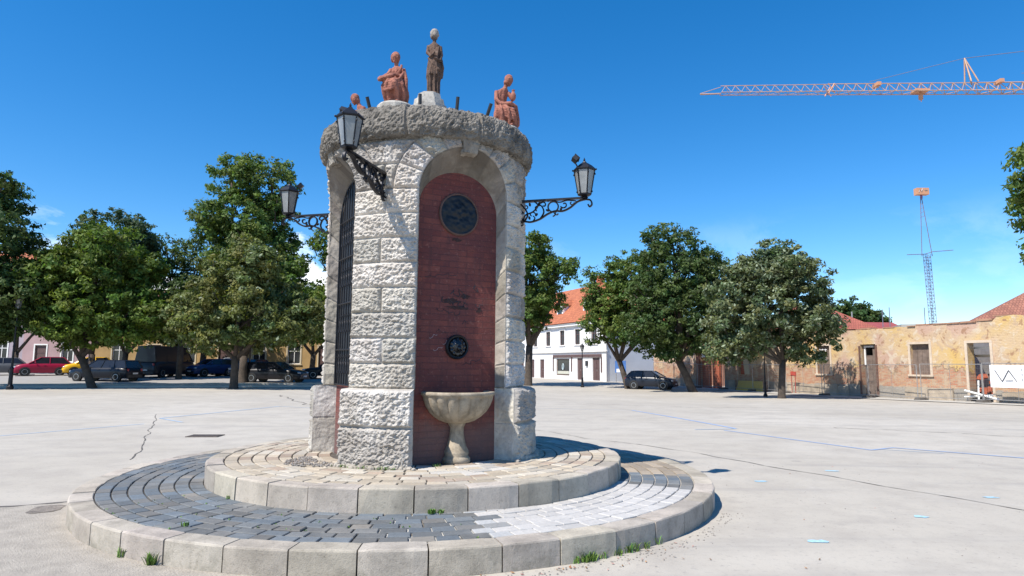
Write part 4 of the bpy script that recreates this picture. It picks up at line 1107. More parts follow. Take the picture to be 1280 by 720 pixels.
def tree(label, base, lobes, n=9000, size=.16, green='mid', trunk=.22, lean=(0, 0), seed=1, pale=0.0, clump=.55, fork=1.9, core=.0):
    """lobes: (dx, dy, z, rx, ry, rz) relative to the base"""
    size *= .86; n = int(n*2.7); lobes = [(l[0]*1.05, l[1], l[2]-.25, l[3]*1.10, l[4]*1.10, l[5]*1.12) for l in lobes]
    rg = np.random.default_rng(seed); r = random.Random(seed)
    z0 = gz(base[0], base[1]); t = thing('tree', label, 'tree', (base[0], base[1], z0), 0, 'trees round the square')
    # wood
    m = MB(); fk = Vector((lean[0], lean[1], fork))
    m.tube([(0, 0, -.15), (lean[0]*.05, lean[1]*.05, .12), (lean[0]*.45, lean[1]*.45, fork*.5), tuple(fk)], [trunk*1.5, trunk*1.05, trunk*.9, trunk*.85], 10)
    ext = []
    for l in lobes:
        for q_ in range(5):
            dv = Vector((r.gauss(0, 1), r.gauss(0, .8), r.gauss(0, .8)+.15)).normalized(); s_ = r.uniform(.26, .42)
            ext.append((l[0]+dv.x*l[3]*.88, l[1]+dv.y*l[4]*.88, l[2]+dv.z*l[5]*.88, l[3]*s_, l[4]*s_, l[5]*s_*.85))
    main = len(lobes); lobes = [(l[0], l[1], l[2], l[3]*.93, l[4]*.93, l[5]*.93) for l in lobes]+ext
    vol = [l[3]*l[4]*l[5]*(1 if i_ < main else 2.2) for i_, l in enumerate(lobes)]; tot = sum(vol); PP = []; NN = []; CC = []
    base_c, var = GREENS[green]
    
    for li, l in enumerate(lobes):
        c = Vector(l[:3]); rad = Vector(l[3:6])
        mid = fk.lerp(c, .5)+Vector((r.uniform(-.3, .3), r.uniform(-.3, .3), r.uniform(-.2, .3)))
        if li < main: m.tube([tuple(fk-Vector((0, 0, .15))), tuple(mid), tuple(c)], [trunk*.6, trunk*.38, trunk*.2], 7)
        else: mid = c.lerp(fk, .25)
        for j in range(7 if li < main else 1):
            dv = Vector((r.gauss(0, 1), r.gauss(0, 1), r.gauss(0, .8)+.3)).normalized(); e = c+Vector((dv.x*rad.x, dv.y*rad.y, dv.z*rad.z))*.82
            st = mid.lerp(c, r.random()); m.tube([tuple(st), tuple(st.lerp(e, .55)+Vector((r.uniform(-.2, .2), r.uniform(-.2, .2), .1))), tuple(e)], [trunk*.2, trunk*.12, trunk*.05], 5)
        nl = int(n*vol[li]/tot)
        area = rad.x*rad.y+rad.y*rad.z+rad.x*rad.z
        nc = max(6, int(area*8.5/(clump*clump*3)))
        dirs = rg.normal(size=(nc, 3)); dirs /= np.linalg.norm(dirs, axis=1)[:, None]
        rr = rg.uniform(.35, 1.03, (nc, 1))**.6
        cc_ = np.array(c)+dirs*rr*np.array(rad)
        k = rg.integers(0, nc, nl); wts = rg.uniform(.5, 1.0, nc)
        off = rg.normal(size=(nl, 3)); off /= np.linalg.norm(off, axis=1)[:, None]; off *= (rg.uniform(0, 1, (nl, 1))**.45)*clump*(wts[k][:, None])
        off[:, 2] *= .62
        P = cc_[k]+off
        Nn = off/clump*1.0+dirs[k]*.35+rg.normal(size=(nl, 3))*.55+np.array([0, 0, .45]); Nn /= np.linalg.norm(Nn, axis=1)[:, None]
        tint = (1+(rg.uniform(-1, 1, (nc, 1)))*var*.7)[k]*(1+rg.uniform(-1, 1, (nl, 1))*var*.6)
        hue = rg.uniform(-.12, .12, (nc,))[k]
        col = np.array(base_c)[None, :]*tint; col[:, 0] *= 1+hue*1.6; col[:, 2] *= 1-hue
        if pale: pm = rg.random(nl) < pale; col[pm] = np.array([.26, .30, .20])*rg.uniform(.8, 1.2, (pm.sum(), 1))
        PP.append(P); NN.append(Nn); CC.append(col)
    m.build('trunk', M['bark'], t, smooth=True)
    leafmesh('crown', t, np.concatenate(PP), np.concatenate(NN), size, np.concatenate(CC), seed)
    return t
tree('darkest tree at the left edge, its crown cut off by the picture', (-31.6, 37.4), [(0, 0, 5.5, 3.8, 3.5, 2.6), (.3, 0, 9.0, 3.4, 3.2, 2.6), (-1, .5, 11.6, 2.8, 2.6, 1.7), (2.6, -.4, 5.2, 2.2, 2.0, 2.2)], 15000, .17, 'dark', .26, (.2, 0), 11)
tree('bright yellow-green round tree with a leaning forked trunk behind the left lamp post', (-25.01, 39.38), [(-.1, 0, 5.6, 3.3, 3.1, 2.9), (.1, -.2, 8.0, 2.5, 2.4, 2.2), (-1.9, 0, 4.6, 2.0, 2.0, 1.9), (1.8, -.2, 4.6, 2.1, 2.0, 2.0)], 15000, .16, 'bright', .24, (-.9, .1), 12)
tree('blue-green tree rising just behind the bright green tree', (-31.0, 48.5), [(.5, 0, 8.0, 3.6, 3.2, 3.0), (.7, 0, 11.2, 2.9, 2.6, 1.9), (-2.2, 0, 6.5, 2.4, 2.2, 2.4)], 10000, .18, 'blue', .25, (0, 0), 13)
tree('thin open tree with dark bare branches between the bright tree and the tallest tree', (-25.5, 50.5), [(-.8, 0, 8.4, 1.8, 1.6, 1.5), (.9, 0, 9.8, 1.9, 1.6, 1.5), (0, 0, 6.6, 2.6, 2.2, 2.0), (-1.6, 0, 10.6, 1.3, 1.2, .9)], 4300, .15, 'dark', .22, (0, 0), 14, clump=.6, fork=3.2)
tree('tallest tree, a ragged two-headed crown behind the left lantern', (-19.0, 46.6), [(-1.5, 0, 15.0, 1.9, 1.8, 2.0), (1.4, 0, 14.4, 1.8, 1.8, 1.9), (-.2, 0, 11.9, 3.1, 2.8, 2.2), (.6, 0, 8.8, 3.5, 3.0, 2.4), (2.0, 0, 6.2, 3.0, 2.8, 2.2), (-3.2, 0, 12.4, 1.2, 1.2, .9)], 16000, .17, 'mid', .30, (0, 0), 15, clump=.6)
tree('grey-green broad tree standing in the sun at the kerb left of the tower', (-16.66, 39.61), [(0, 0, 5.1, 3.9, 3.4, 2.8), (.2, 0, 7.2, 2.3, 2.2, 1.9), (-2.5, 0, 4.3, 1.9, 1.9, 1.7), (2.8, 0, 4.5, 2.1, 2.0, 1.8)], 15500, .155, 'olive', .24, (0, 0), 16, pale=.05)
tree('light yellow-green tree showing between the parked cars and the left pier', (-11.6, 44.0), [(-.8, 0, 9.6, 1.3, 1.2, 1.0), (.8, 0, 8.4, 1.8, 1.6, 1.6), (0, 0, 5.6, 1.9, 1.8, 1.9), (-.6, 0, 3.9, 1.6, 1.6, 1.3)], 5200, .15, 'bright', .2, (0, 0), 17, clump=.5, fork=2.6)
tree('loose crowned tree with a thick dark trunk just right of the tower', (1.44, 56.79), [(-.4, 0, 6.8, 2.7, 2.6, 2.4), (.2, 0, 9.6, 2.9, 2.8, 2.3), (-.3, 0, 12.2, 2.2, 2.0, 1.5), (2.6, 0, 10.4, 1.6, 1.4, 1.3), (2.0, 0, 7.6, 1.2, 1.2, 1.0)], 12000, .18, 'mid', .36, (.1, 0), 18, clump=.6, fork=3.4)
tree('dense tree with a thin forked trunk beside the parked black hatchback', (9.55, 54.0), [(.4, 0, 6.4, 3.1, 2.9, 2.8), (-1.7, 0, 6.9, 1.7, 1.7, 1.6), (2.6, 0, 7.6, 2.0, 1.9, 2.0), (.9, 0, 9.4, 2.7, 2.6, 2.3), (-2.2, 0, 5.4, 1.5, 1.5, 1.3), (2.4, 0, 4.8, 2.4, 2.2, 2.0), (-2.3, 0, 8.6, 1.6, 1.5, 1.5)], 13000, .17, 'mid', .25, (-.7, 0), 19, fork=2.3)
tree('tall dark tree with a bowed trunk right of the parked black hatchback', (13.33, 48.48), [(-.9, 0, 6.0, 3.6, 3.2, 3.0), (-3.2, 0, 7.2, 1.7, 1.6, 1.8), (2.6, 0, 6.6, 1.7, 1.6, 1.8), (-.9, 0, 9.2, 3.1, 2.9, 2.5), (-1.2, 0, 11.5, 2.0, 1.9, 1.4), (1.6, 0, 5.0, 2.3, 2.1, 2.2), (1.4, 0, 8.6, 1.9, 1.8, 1.9)], 17000, .165, 'dark', .30, (-1.0, 0), 20, pale=.02, fork=2.3)
tree('broad tree with pale silvery leaves in front of the crumbling wall', (15.91, 38.89), [(.1, 0, 5.6, 3.1, 2.9, 2.7), (.6, 0, 7.7, 2.4, 2.3, 1.8), (-2.4, 0, 5.2, 2.0, 1.9, 2.2), (-2.9, 0, 3.6, 1.3, 1.3, 1.4), (1.8, 0, 4.4, 1.8, 1.8, 2.0), (-1.8, 0, 7.4, 1.5, 1.5, 1.2)], 17000, .15, 'silver', .21, (.15, 0), 21, pale=.16, fork=2.2)
tree('tree at the right edge of which only a few leafy branches show', (24.2, 25.2), [(0, 0, 9.7, 3.6, 3.3, 2.5), (-1.2, 0, 7.0, 2.4, 2.4, 1.5), (-1.2, 0, 10.2, 2.5, 2.2, 2.2)], 14000, .15, 'mid', .3, (0, 0), 22, fork=4.5)
tree('far dark round tree over the red hipped roof', (58.2, 112.0), [(0, 0, 9.0, 4.8, 4, 5.0), (2.6, 0, 7.5, 3.8, 4, 4.2), (-3, 0, 8.2, 3.6, 3, 4.2)], 6500, .38, 'dark', .4, (0, 0), 23, clump=1.3)
tree('far tree low behind the tiled roofs at the right of the silvery tree', (63.5, 118.0), [(0, 0, 6.5, 4.2, 4, 3.8), (3, 0, 5.0, 2.5, 3, 3.2)], 3200, .38, 'mid', .4, (0, 0), 24, clump=1.2)

tree('shaded tree in the second row between the yellow car and the dark van', (-33.6, 57.0), [(0, 0, 5.8, 3.4, 2.6, 2.4), (-2.4, 0, 5.0, 2.4, 2.2, 2.0), (2.6, 0, 5.0, 2.6, 2.2, 1.9)], 6000, .2, 'dark', .26, (.1, 0), 41)
tree('shaded tree in the second row just right of the dark van', (-28.0, 59.5), [(0, 0, 6.2, 3.0, 2.4, 2.6), (2.4, 0, 5.0, 2.4, 2.2, 1.9), (-2, 0, 5.0, 2, 2, 1.8)], 5500, .2, 'dark', .3, (.1, 0), 42)
tree('shaded tree in the second row behind the black estate', (-17.6, 58.0), [(0, 0, 5.9, 3.4, 2.6, 2.4), (-3.2, 0, 5.0, 2.4, 2.2, 1.9), (2.8, 0, 4.9, 2.2, 2.2, 1.9)], 6000, .2, 'dark', .26, (.1, 0), 43)
tree('tree at the far left street behind the crimson hatchback', (-43.5, 57.5), [(0, 0, 6.4, 3.2, 2.6, 2.4), (2.6, 0, 5.6, 2.4, 2.2, 1.9)], 4500, .2, 'dark', .26, (.1, 0), 44)
# ------------------------------------------------------------------ street at the left
def sheet(name, quad, lift, mat, nx=12, ny=4):
    m = MB(); a, b_, c, d_ = [Vector(p) for p in quad]; vs = []
    for j in range(ny+1):
        for i in range(nx+1):
            p = a.lerp(b_, i/nx).lerp(d_.lerp(c, i/nx), j/ny); vs.append((p.x, p.y, gz(p.x, p.y)+lift))
    m.add(vs, [(j*(nx+1)+i, j*(nx+1)+i+1, (j+1)*(nx+1)+i+1, (j+1)*(nx+1)+i) for j in range(ny) for i in range(nx)])
    return tag(m.build(name, mat), kind='structure')
sheet('road', [(-95, 33.5), (-7.5, 47.0), (-7.5, 60.5), (-95, 60.5)], .02, M['road'], 50, 14)
def kerbline(a, b_, h=.12, w=.25, mat='pave', name='kerb'):
    m = MB(); a = Vector(a); b_ = Vector(b_); n = 60; d_ = (b_-a).normalized(); nn = Vector((-d_.y, d_.x)); vs = []
    for i in range(n+1):
        p = a.lerp(b_, i/n)
        for s, z in ((0, -.1), (0, h), (w, h), (w, -.1)):
            q = p+nn*s; vs.append((q.x, q.y, gz(q.x, q.y)+z))
    m.add(vs, [(i*4+j, (i+1)*4+j, (i+1)*4+j+1, i*4+j+1) for i in range(n) for j in range(3)]); tag(m.build(name, M[mat], recalc=True), kind='structure')
kerbline((-70, 32.9), (-9.0, 46.1)); kerbline((-70, 29.9), (-9.0, 43.2))
kerbline((-95, 60.5), (-7.5, 60.5), .13, 3.5, 'pave', 'pavement')

# generic helpers for facades. Building local frame: x along facade, y depth (into the house), z up
def facade(mb, x0, x1, z0, ztop, openings, th=.35, step=None):
    """solid wall with real openings: (xa, xb, za, zb)"""
    xs = {x0, x1}
    for o_ in openings: xs.add(max(x0, o_[0])); xs.add(min(x1, o_[1]))
    if step:
        n = int((x1-x0)/step)
        for i in range(1, n): xs.add(x0+i*step)
    xs = sorted(xs)
    for a, b_ in zip(xs, xs[1:]):
        if b_-a < 1e-4: continue
        mid = (a+b_)/2; seg = [(z0, None)]
        ops = sorted([o_ for o_ in openings if o_[0] < mid < o_[1]], key=lambda o_: o_[2]); cur = z0; spans = []
        for o_ in ops:
            if o_[2] > cur+1e-4: spans.append((cur, o_[2], False))
            cur = o_[3]
        spans.append((cur, None, True))
        for lo, hi, top in spans:
            if top: za, zb = (ztop(a), ztop(b_)) if callable(ztop) else (ztop, ztop)
            else: za = zb = hi
            if callable(lo): lo = lo(mid)
            mb.hexa([(a, 0, lo), (b_, 0, lo), (b_, th, lo), (a, th, lo), (a, 0, za), (b_, 0, zb), (b_, th, zb), (a, th, za)])
def window(parent, xa, xb, za, zb, y=.12, frame=None, glass=None, mull=1, trans=.65, name='window', fw=.07):
    fr = MB(); 
    for (a, b_) in ((xa, xa+fw), (xb-fw, xb)): fr.box((a, y-.03, za), (b_, y+.04, zb))
    fr.box((xa+fw, y-.028, zb-fw), (xb-fw, y+.038, zb)); fr.box((xa+fw, y-.028, za), (xb-fw, y+.038, za+fw))
    for i in range(mull):
        c = lerp(xa, xb, (i+1)/(mull+1)); fr.box((c-.03, y-.025, za+fw), (c+.03, y+.035, zb-fw))
    if trans: zz = lerp(za, zb, trans); fr.box((xa+fw, y-.022, zz-.03), (xb-fw, y+.032, zz+.03))
    o = fr.build(name, frame or M['white_trim'], parent)
    g_ = MB(); g_.box((xa+.01, y+.01, za+.01), (xb-.01, y+.02, zb-.01)); g_.build('pane', glass or M['darkglass'], o)
    return o
def trimbox(parent, xa, xb, za, zb, w_=.12, proud=.05, mat=None, name='window_trim', sill=True):
    m = MB(); m.box((xa-w_, -proud, zb), (xb+w_, -.002, zb+w_)); m.box((xa-w_, -proud+.005, za), (xa, -.002, zb)); m.box((xb, -proud+.005, za), (xb+w_, -.002, zb))
    if sill: m.box((xa-w_-.05, -proud-.05, za-.1), (xb+w_+.05, -.002, za))
    return m.build(name, mat or M['white_trim'], parent)
def roof_plane(parent, pts, mat, name='roof', th=.12):
    """pts: quad (eave a, eave b, ridge b, ridge a) -> thick tiled plane with UVs in metres"""
    P = [Vector(p) for p in pts]; u = (P[1]-P[0]).normalized(); n = (P[1]-P[0]).cross(P[-1]-P[0]).normalized(); v = n.cross(u)
    if n.z < 0: n = -n
    k = len(P); m = MB(); m.add([tuple(p) for p in P]+[tuple(p-n*th) for p in P], [tuple(range(k)), tuple(range(k, 2*k))[::-1]]+[(i, k+i, k+(i+1) % k, (i+1) % k) for i in range(k)])
    m.uv = [((p-P[0]).dot(u), (p-P[0]).dot(v)) for p in P]*2
    return m.build(name, mat, parent, recalc=True)
def house(name, label, loc, rz, w_, dep, eave, ridge, wallm, roofm, ops, trim=None, hip=0, over=.4, door=(), plinthm=None):
    t = thing(name, label, 'building', loc, rz)
    m = MB(); allo = [o_[:4] for o_ in ops]+[o_[:4] for o_ in door]
    facade(m, 0, w_, -.6, eave, allo)
    m.box((0, dep-.3, -.6), (w_, dep, eave)); m.box((0, .35, -.6), (.3, dep-.3, eave)); m.box((w_-.3, .35, -.6), (w_, dep-.3, eave)); m.box((.3, .37, eave-.2), (w_-.3, dep-.3, eave-.05))
    wo_ = m.build('wall', wallm, t)
    for x in (0.0, w_-.3):
        gm = MB()
        gm.add([(x, 0, eave), (x, dep, eave), (x, dep/2, ridge-.15), (x+.3, 0, eave), (x+.3, dep, eave), (x+.3, dep/2, ridge-.15)], [(0, 1, 2), (5, 4, 3), (0, 3, 4, 1), (1, 4, 5, 2), (2, 5, 3, 0)])
        if not hip: gm.build('gable', wallm, t)
    s0 = (ridge-eave)/(dep/2); ze = eave-over*s0*.5+.1
    roof_plane(t, [(-over, -over, ze), (w_+over, -over, ze), (w_+over-hip, dep/2, ridge), (-over+hip, dep/2, ridge)], roofm)
    roof_plane(t, [(w_+over, dep+over, ze), (-over, dep+over, ze), (-over+hip, dep/2, ridge), (w_+over-hip, dep/2, ridge)], roofm)
    if hip:
        roof_plane(t, [(w_+over, -over, ze), (w_+over, dep+over, ze), (w_+over-hip, dep/2, ridge)], roofm); roof_plane(t, [(-over, dep+over, ze), (-over, -over, ze), (-over+hip, dep/2, ridge)], roofm)
    cm = MB(); cm.box((-.1, -.22, eave-.28), (w_+.1, -.002, eave-.05)); cm.build('cornice', trim or wallm, t)
    for o_ in ops:
        wd = window(t, *o_[:4], mull=1)
        trimbox(t, *o_[:4], mat=trim)
    for o_ in door:
        dm = MB(); dm.box((o_[0], .12, o_[2]), (o_[1], .18, o_[3])); nn_ = 3
        for q_ in range(nn_): dm.box((o_[0]+.12, .10, lerp(o_[2], o_[3], q_/nn_)+.1), (o_[1]-.12, .119, lerp(o_[2], o_[3], (q_+1)/nn_)-.05))
        dm.build('door', M['brownwood'], t); trimbox(t, *o_[:4], mat=trim, sill=False, name='door_trim')
    return t
hA = house('house', 'mauve house with white window frames and orange roof at the far left', (-66, 64, .5), 0, 18.5, 10, 7.6, 12.6, M['mauve_wall'], M['tile_orange'],
      [(x, x+1.2, 1.0, 3.0) for x in (2, 5.4, 9.2, 12.4, 15.6)]+[(x, x+1.2, 4.6, 6.3) for x in (2, 5.4, 9.2, 12.4, 15.6)], M['white_trim'])
hB = house('house', 'narrow pink house with a white band between mauve and ochre houses', (-47.4, 63.6, .5), 0, 6.6, 9, 5.6, 8.6, M['pink_wall'], M['tile_old'],
      [(3.8, 4.9, 1.0, 2.8)], M['white_trim'], door=[(1.2, 2.3, 0, 2.6)])
hC = house('house', 'long ochre house with cream window trim and old brown roof behind the parked cars', (-40.7, 63.6, .5), 0, 31.5, 9, 4.9, 8.6, M['cream_wall'], M['tile_old'],
      [(x, x+1.25, .95, 2.85) for x in (2.0, 8.8, 15.6, 19.0, 24.6, 27.8)], M['cream_trim'], door=[(5.4, 6.7, 0, 2.7), (12.3, 13.9, 0, 2.8), (22, 23.3, 0, 2.7)])

# white two-storey corner house
def white_house():
    dx, dy = 2.61-9.71, 83.22-66.8; L = math.hypot(dx, dy); Lf = 24.0
    ang = math.atan2(-dy, -dx)
    ox, oy = 9.71+dx/L*Lf, 66.8+dy/L*Lf
    t = thing('corner_house', 'white two-storey corner house with shop front and orange dormered roof', 'building', (ox, oy, -.11), ang)
    E_ = 6.35; D = 9.2; Rr = 11.2
    X = lambda s: Lf-s      # s measured from the corner
    up = [(X(a+1.15), X(a), 3.9, 5.6) for a in (1.9, 5.5, 9.1, 12.7, 16.3)]
    lowd = [(X(2.9), X(1.4), .05, 2.45), (X(6.2), X(5.0), .05, 2.4), (X(15.6), X(14.4), .05, 2.3), (X(18.4), X(17.2), .05, 2.3), (X(21.6), X(20.4), .05, 2.3)]
    shop = (X(11.2), X(8.0), .45, 2.35)
    m = MB(); facade(m, 0, Lf, -.6, E_, up+lowd+[shop]); m.box((0, D-.3, -.6), (Lf, D, E_)); m.box((0, .35, -.6), (.3, D-.3, E_)); m.box((.3, .37, 6.0), (Lf-.3, D-.3, 6.2)); m.box((.3, .37, 2.9), (Lf-.35, D-.3, 3.0))
    m.build('wall', M['white_wall'], t)
    m = MB(); m.box((Lf-.3, .352, -.6), (Lf, D-.302, E_)); m.build('side_wall', M['bluish_shaded_wall'], t)  # side of the white house, its shade put into a bluish grey colour
    for o_ in up:
        window(t, *o_, mull=1, frame=M['brownwood'], glass=M['darkglass']); trimbox(t, *o_, w_=.14, proud=.06)
        b_ = MB(); b_.box((o_[0]-.1, -.08, o_[3]+.28), (o_[1]+.1, -.003, o_[3]+.36)); b_.build('window_hood', M['white_trim'], t)
    for o_ in lowd:
        dm = MB(); dm.box((o_[0], .10, o_[2]), (o_[1], .16, o_[3])); dm.box(((o_[0]+o_[1])/2-.02, .085, o_[2]+.05), ((o_[0]+o_[1])/2+.02, .099, o_[3]-.05))
        for z in (.3, 1.3):
            for xx in (o_[0]+.12, (o_[0]+o_[1])/2+.08): dm.box((xx, .08, z), (xx+(o_[1]-o_[0])/2-.2, .098, z+.8))
        do = dm.build('door', M['brownwood'], t); h_ = MB(); h_.box(((o_[0]+o_[1])/2+.06, .05, 1.0), ((o_[0]+o_[1])/2+.09, .084, 1.2)); h_.build('handle', M['galv'], do)
    sw = window(t, *shop, mull=0, trans=0, frame=M['greywood'], glass=M['darkglass'], name='shop_window', fw=.14)
    # ring emblem in the window
    e_ = MB(); c = (shop[0]+shop[1])/2-.1; e_.tube([(c+.22*math.cos(a), .08, 1.45+.34*math.sin(a)) for a in [2*PI*i/20 for i in range(21)]], .035, 5); e_.box((c-.04, .06, 1.2), (c+.04, .09, 1.7)); e_.build('window_emblem', simple('pale_emblem', (.5, .62, .66), .5, .05, 3), sw)
    p_ = MB(); p_.box((shop[0]+.2, .05, .62), (shop[1]-.2, .09, .95)); p_.build('window_display', simple('display_cream', (.5, .5, .42), .6, .1, 3), sw)
    m = MB(); m.box((-.1, -.16, 3.05), (Lf+.16, -.003, 3.22)); m.box((-.1, -.10, 3.22), (Lf+.10, -.003, 3.36)); m.box((-.1, -.32, E_-.35), (Lf+.32, -.003, E_-.1)); m.box((-.1, -.42, E_-.1), (Lf+.42, -.003, E_+.02)); m.build('string_course', M['white_trim'], t)
    m = MB(); m.box((X(11.9), -.12, 2.50), (X(1.0), -.003, 2.80)); m.build('shop_fascia', M['brownwood'], t)
    m = MB()
    for s_ in (11.9, 7.4, 1.0): m.box((X(s_)-.06, -.10, .9), (X(s_)+.06, -.004, 2.5))
    m.build('shutter_post', M['brownwood'], t)
    m = MB(); m.box((X(4.2), -.14, 1.55), (X(3.8), -.004, 2.1)); m.build('notice_box', M['black'], t)
    s0 = .5; ze = E_+.02
    roof_plane(t, [(-.5, -.5, ze), (Lf+.5, -.5, ze), (Lf-4.0, D/2, Rr), (-.5, D/2, Rr)], M['tile_orange'])
    roof_plane(t, [(Lf+.5, D+.5, ze), (-.5, D+.5, ze), (-.5, D/2, Rr), (Lf-4.0, D/2, Rr)], M['tile_orange'])
    roof_plane(t, [(Lf+.5, -.5, ze), (Lf+.5, D+.5, ze), (Lf-4.0, D/2, Rr)], M['tile_orange'])
    for s_ in (4.8, 11.2, 17.0):
        d_ = MB(); x0, x1 = X(s_+1.6), X(s_); d_.box((x0, .9, 7.2), (x1, 3.2, 8.7)); do = d_.build('dormer', M['white_wall'], t)
        roof_plane(t, [(x0-.2, .7, 8.7), (x0-.2, 3.8, 8.7), ((x0+x1)/2, 3.8, 9.5), ((x0+x1)/2, .7, 9.5)], M['tile_orange'], 'dormer_roof'); roof_plane(t, [(x1+.2, 3.8, 8.7), (x1+.2, .7, 8.7), ((x0+x1)/2, .7, 9.5), ((x0+x1)/2, 3.8, 9.5)], M['tile_orange'], 'dormer_roof')
        g_ = MB(); g_.add([(x0, .895, 8.7), (x1, .895, 8.7), ((x0+x1)/2, .895, 9.4)], [(0, 1, 2)]); g_.box((x0+.3, .88, 7.5), (x1-.3, .898, 8.5)); g_.build('dormer_window', M['darkglass'], do)
    c_ = MB(); c_.box((X(9.2), D/2-.3, 10.6), (X(8.4), D/2+.4, 12.2)); c_.build('chimney', M['rustred'], t)
    dp = MB(); dp.tube([(Lf+.08, -.08, E_-.3), (Lf+.08, -.08, -.1)], .05, 6); dp.build('downpipe', M['galv'], t)
    return t
white_house()
# low bluish annex wall between the corner house and the ruin
def annex():
    a = Vector((12.6, 68.3)); b_ = Vector((20.5, 74.2)); d_ = (b_-a); ang = math.atan2(d_.y, d_.x)
    t = thing('side_house', 'low plain bluish-white house side wall behind the black hatchback', 'building', (a.x+.3, a.y+.2, -.3), ang)
    m = MB(); m.box((5.0, 0, -.4), (13.5, 6, 4.3)); m.build('wall', M['bluish_shaded_wall'], t)
    roof_plane(t, [(4.8, -.3, 4.3), (13.8, -.3, 4.3), (13.8, 3, 6.0), (4.8, 3, 6.0)], M['tile_old'])
    roof_plane(t, [(13.8, 6.3, 4.3), (4.8, 6.3, 4.3), (4.8, 3, 6.0), (13.8, 3, 6.0)], M['tile_old'])
    m = MB(); m.box((12.0, -.06, .6), (12.8, -.003, 2.6)); m.build('door', M['brownwood'], t)
    m = MB(); m.tube([(7.5, -.25, -.1), (7.5, -.25, 2.3)], .04, 6); m.box((7.3, -.28, 2.0), (7.75, -.24, 2.6)); m.build('meter_post', M['galv'], t)
annex()

# ------------------------------------------------------------------ ruined wall. local x = s along wall from A, outward normal = -y side
A_ = Vector((25.68, 33.12)); dW = Vector((16.42-25.68, 58.67-33.12)).normalized()
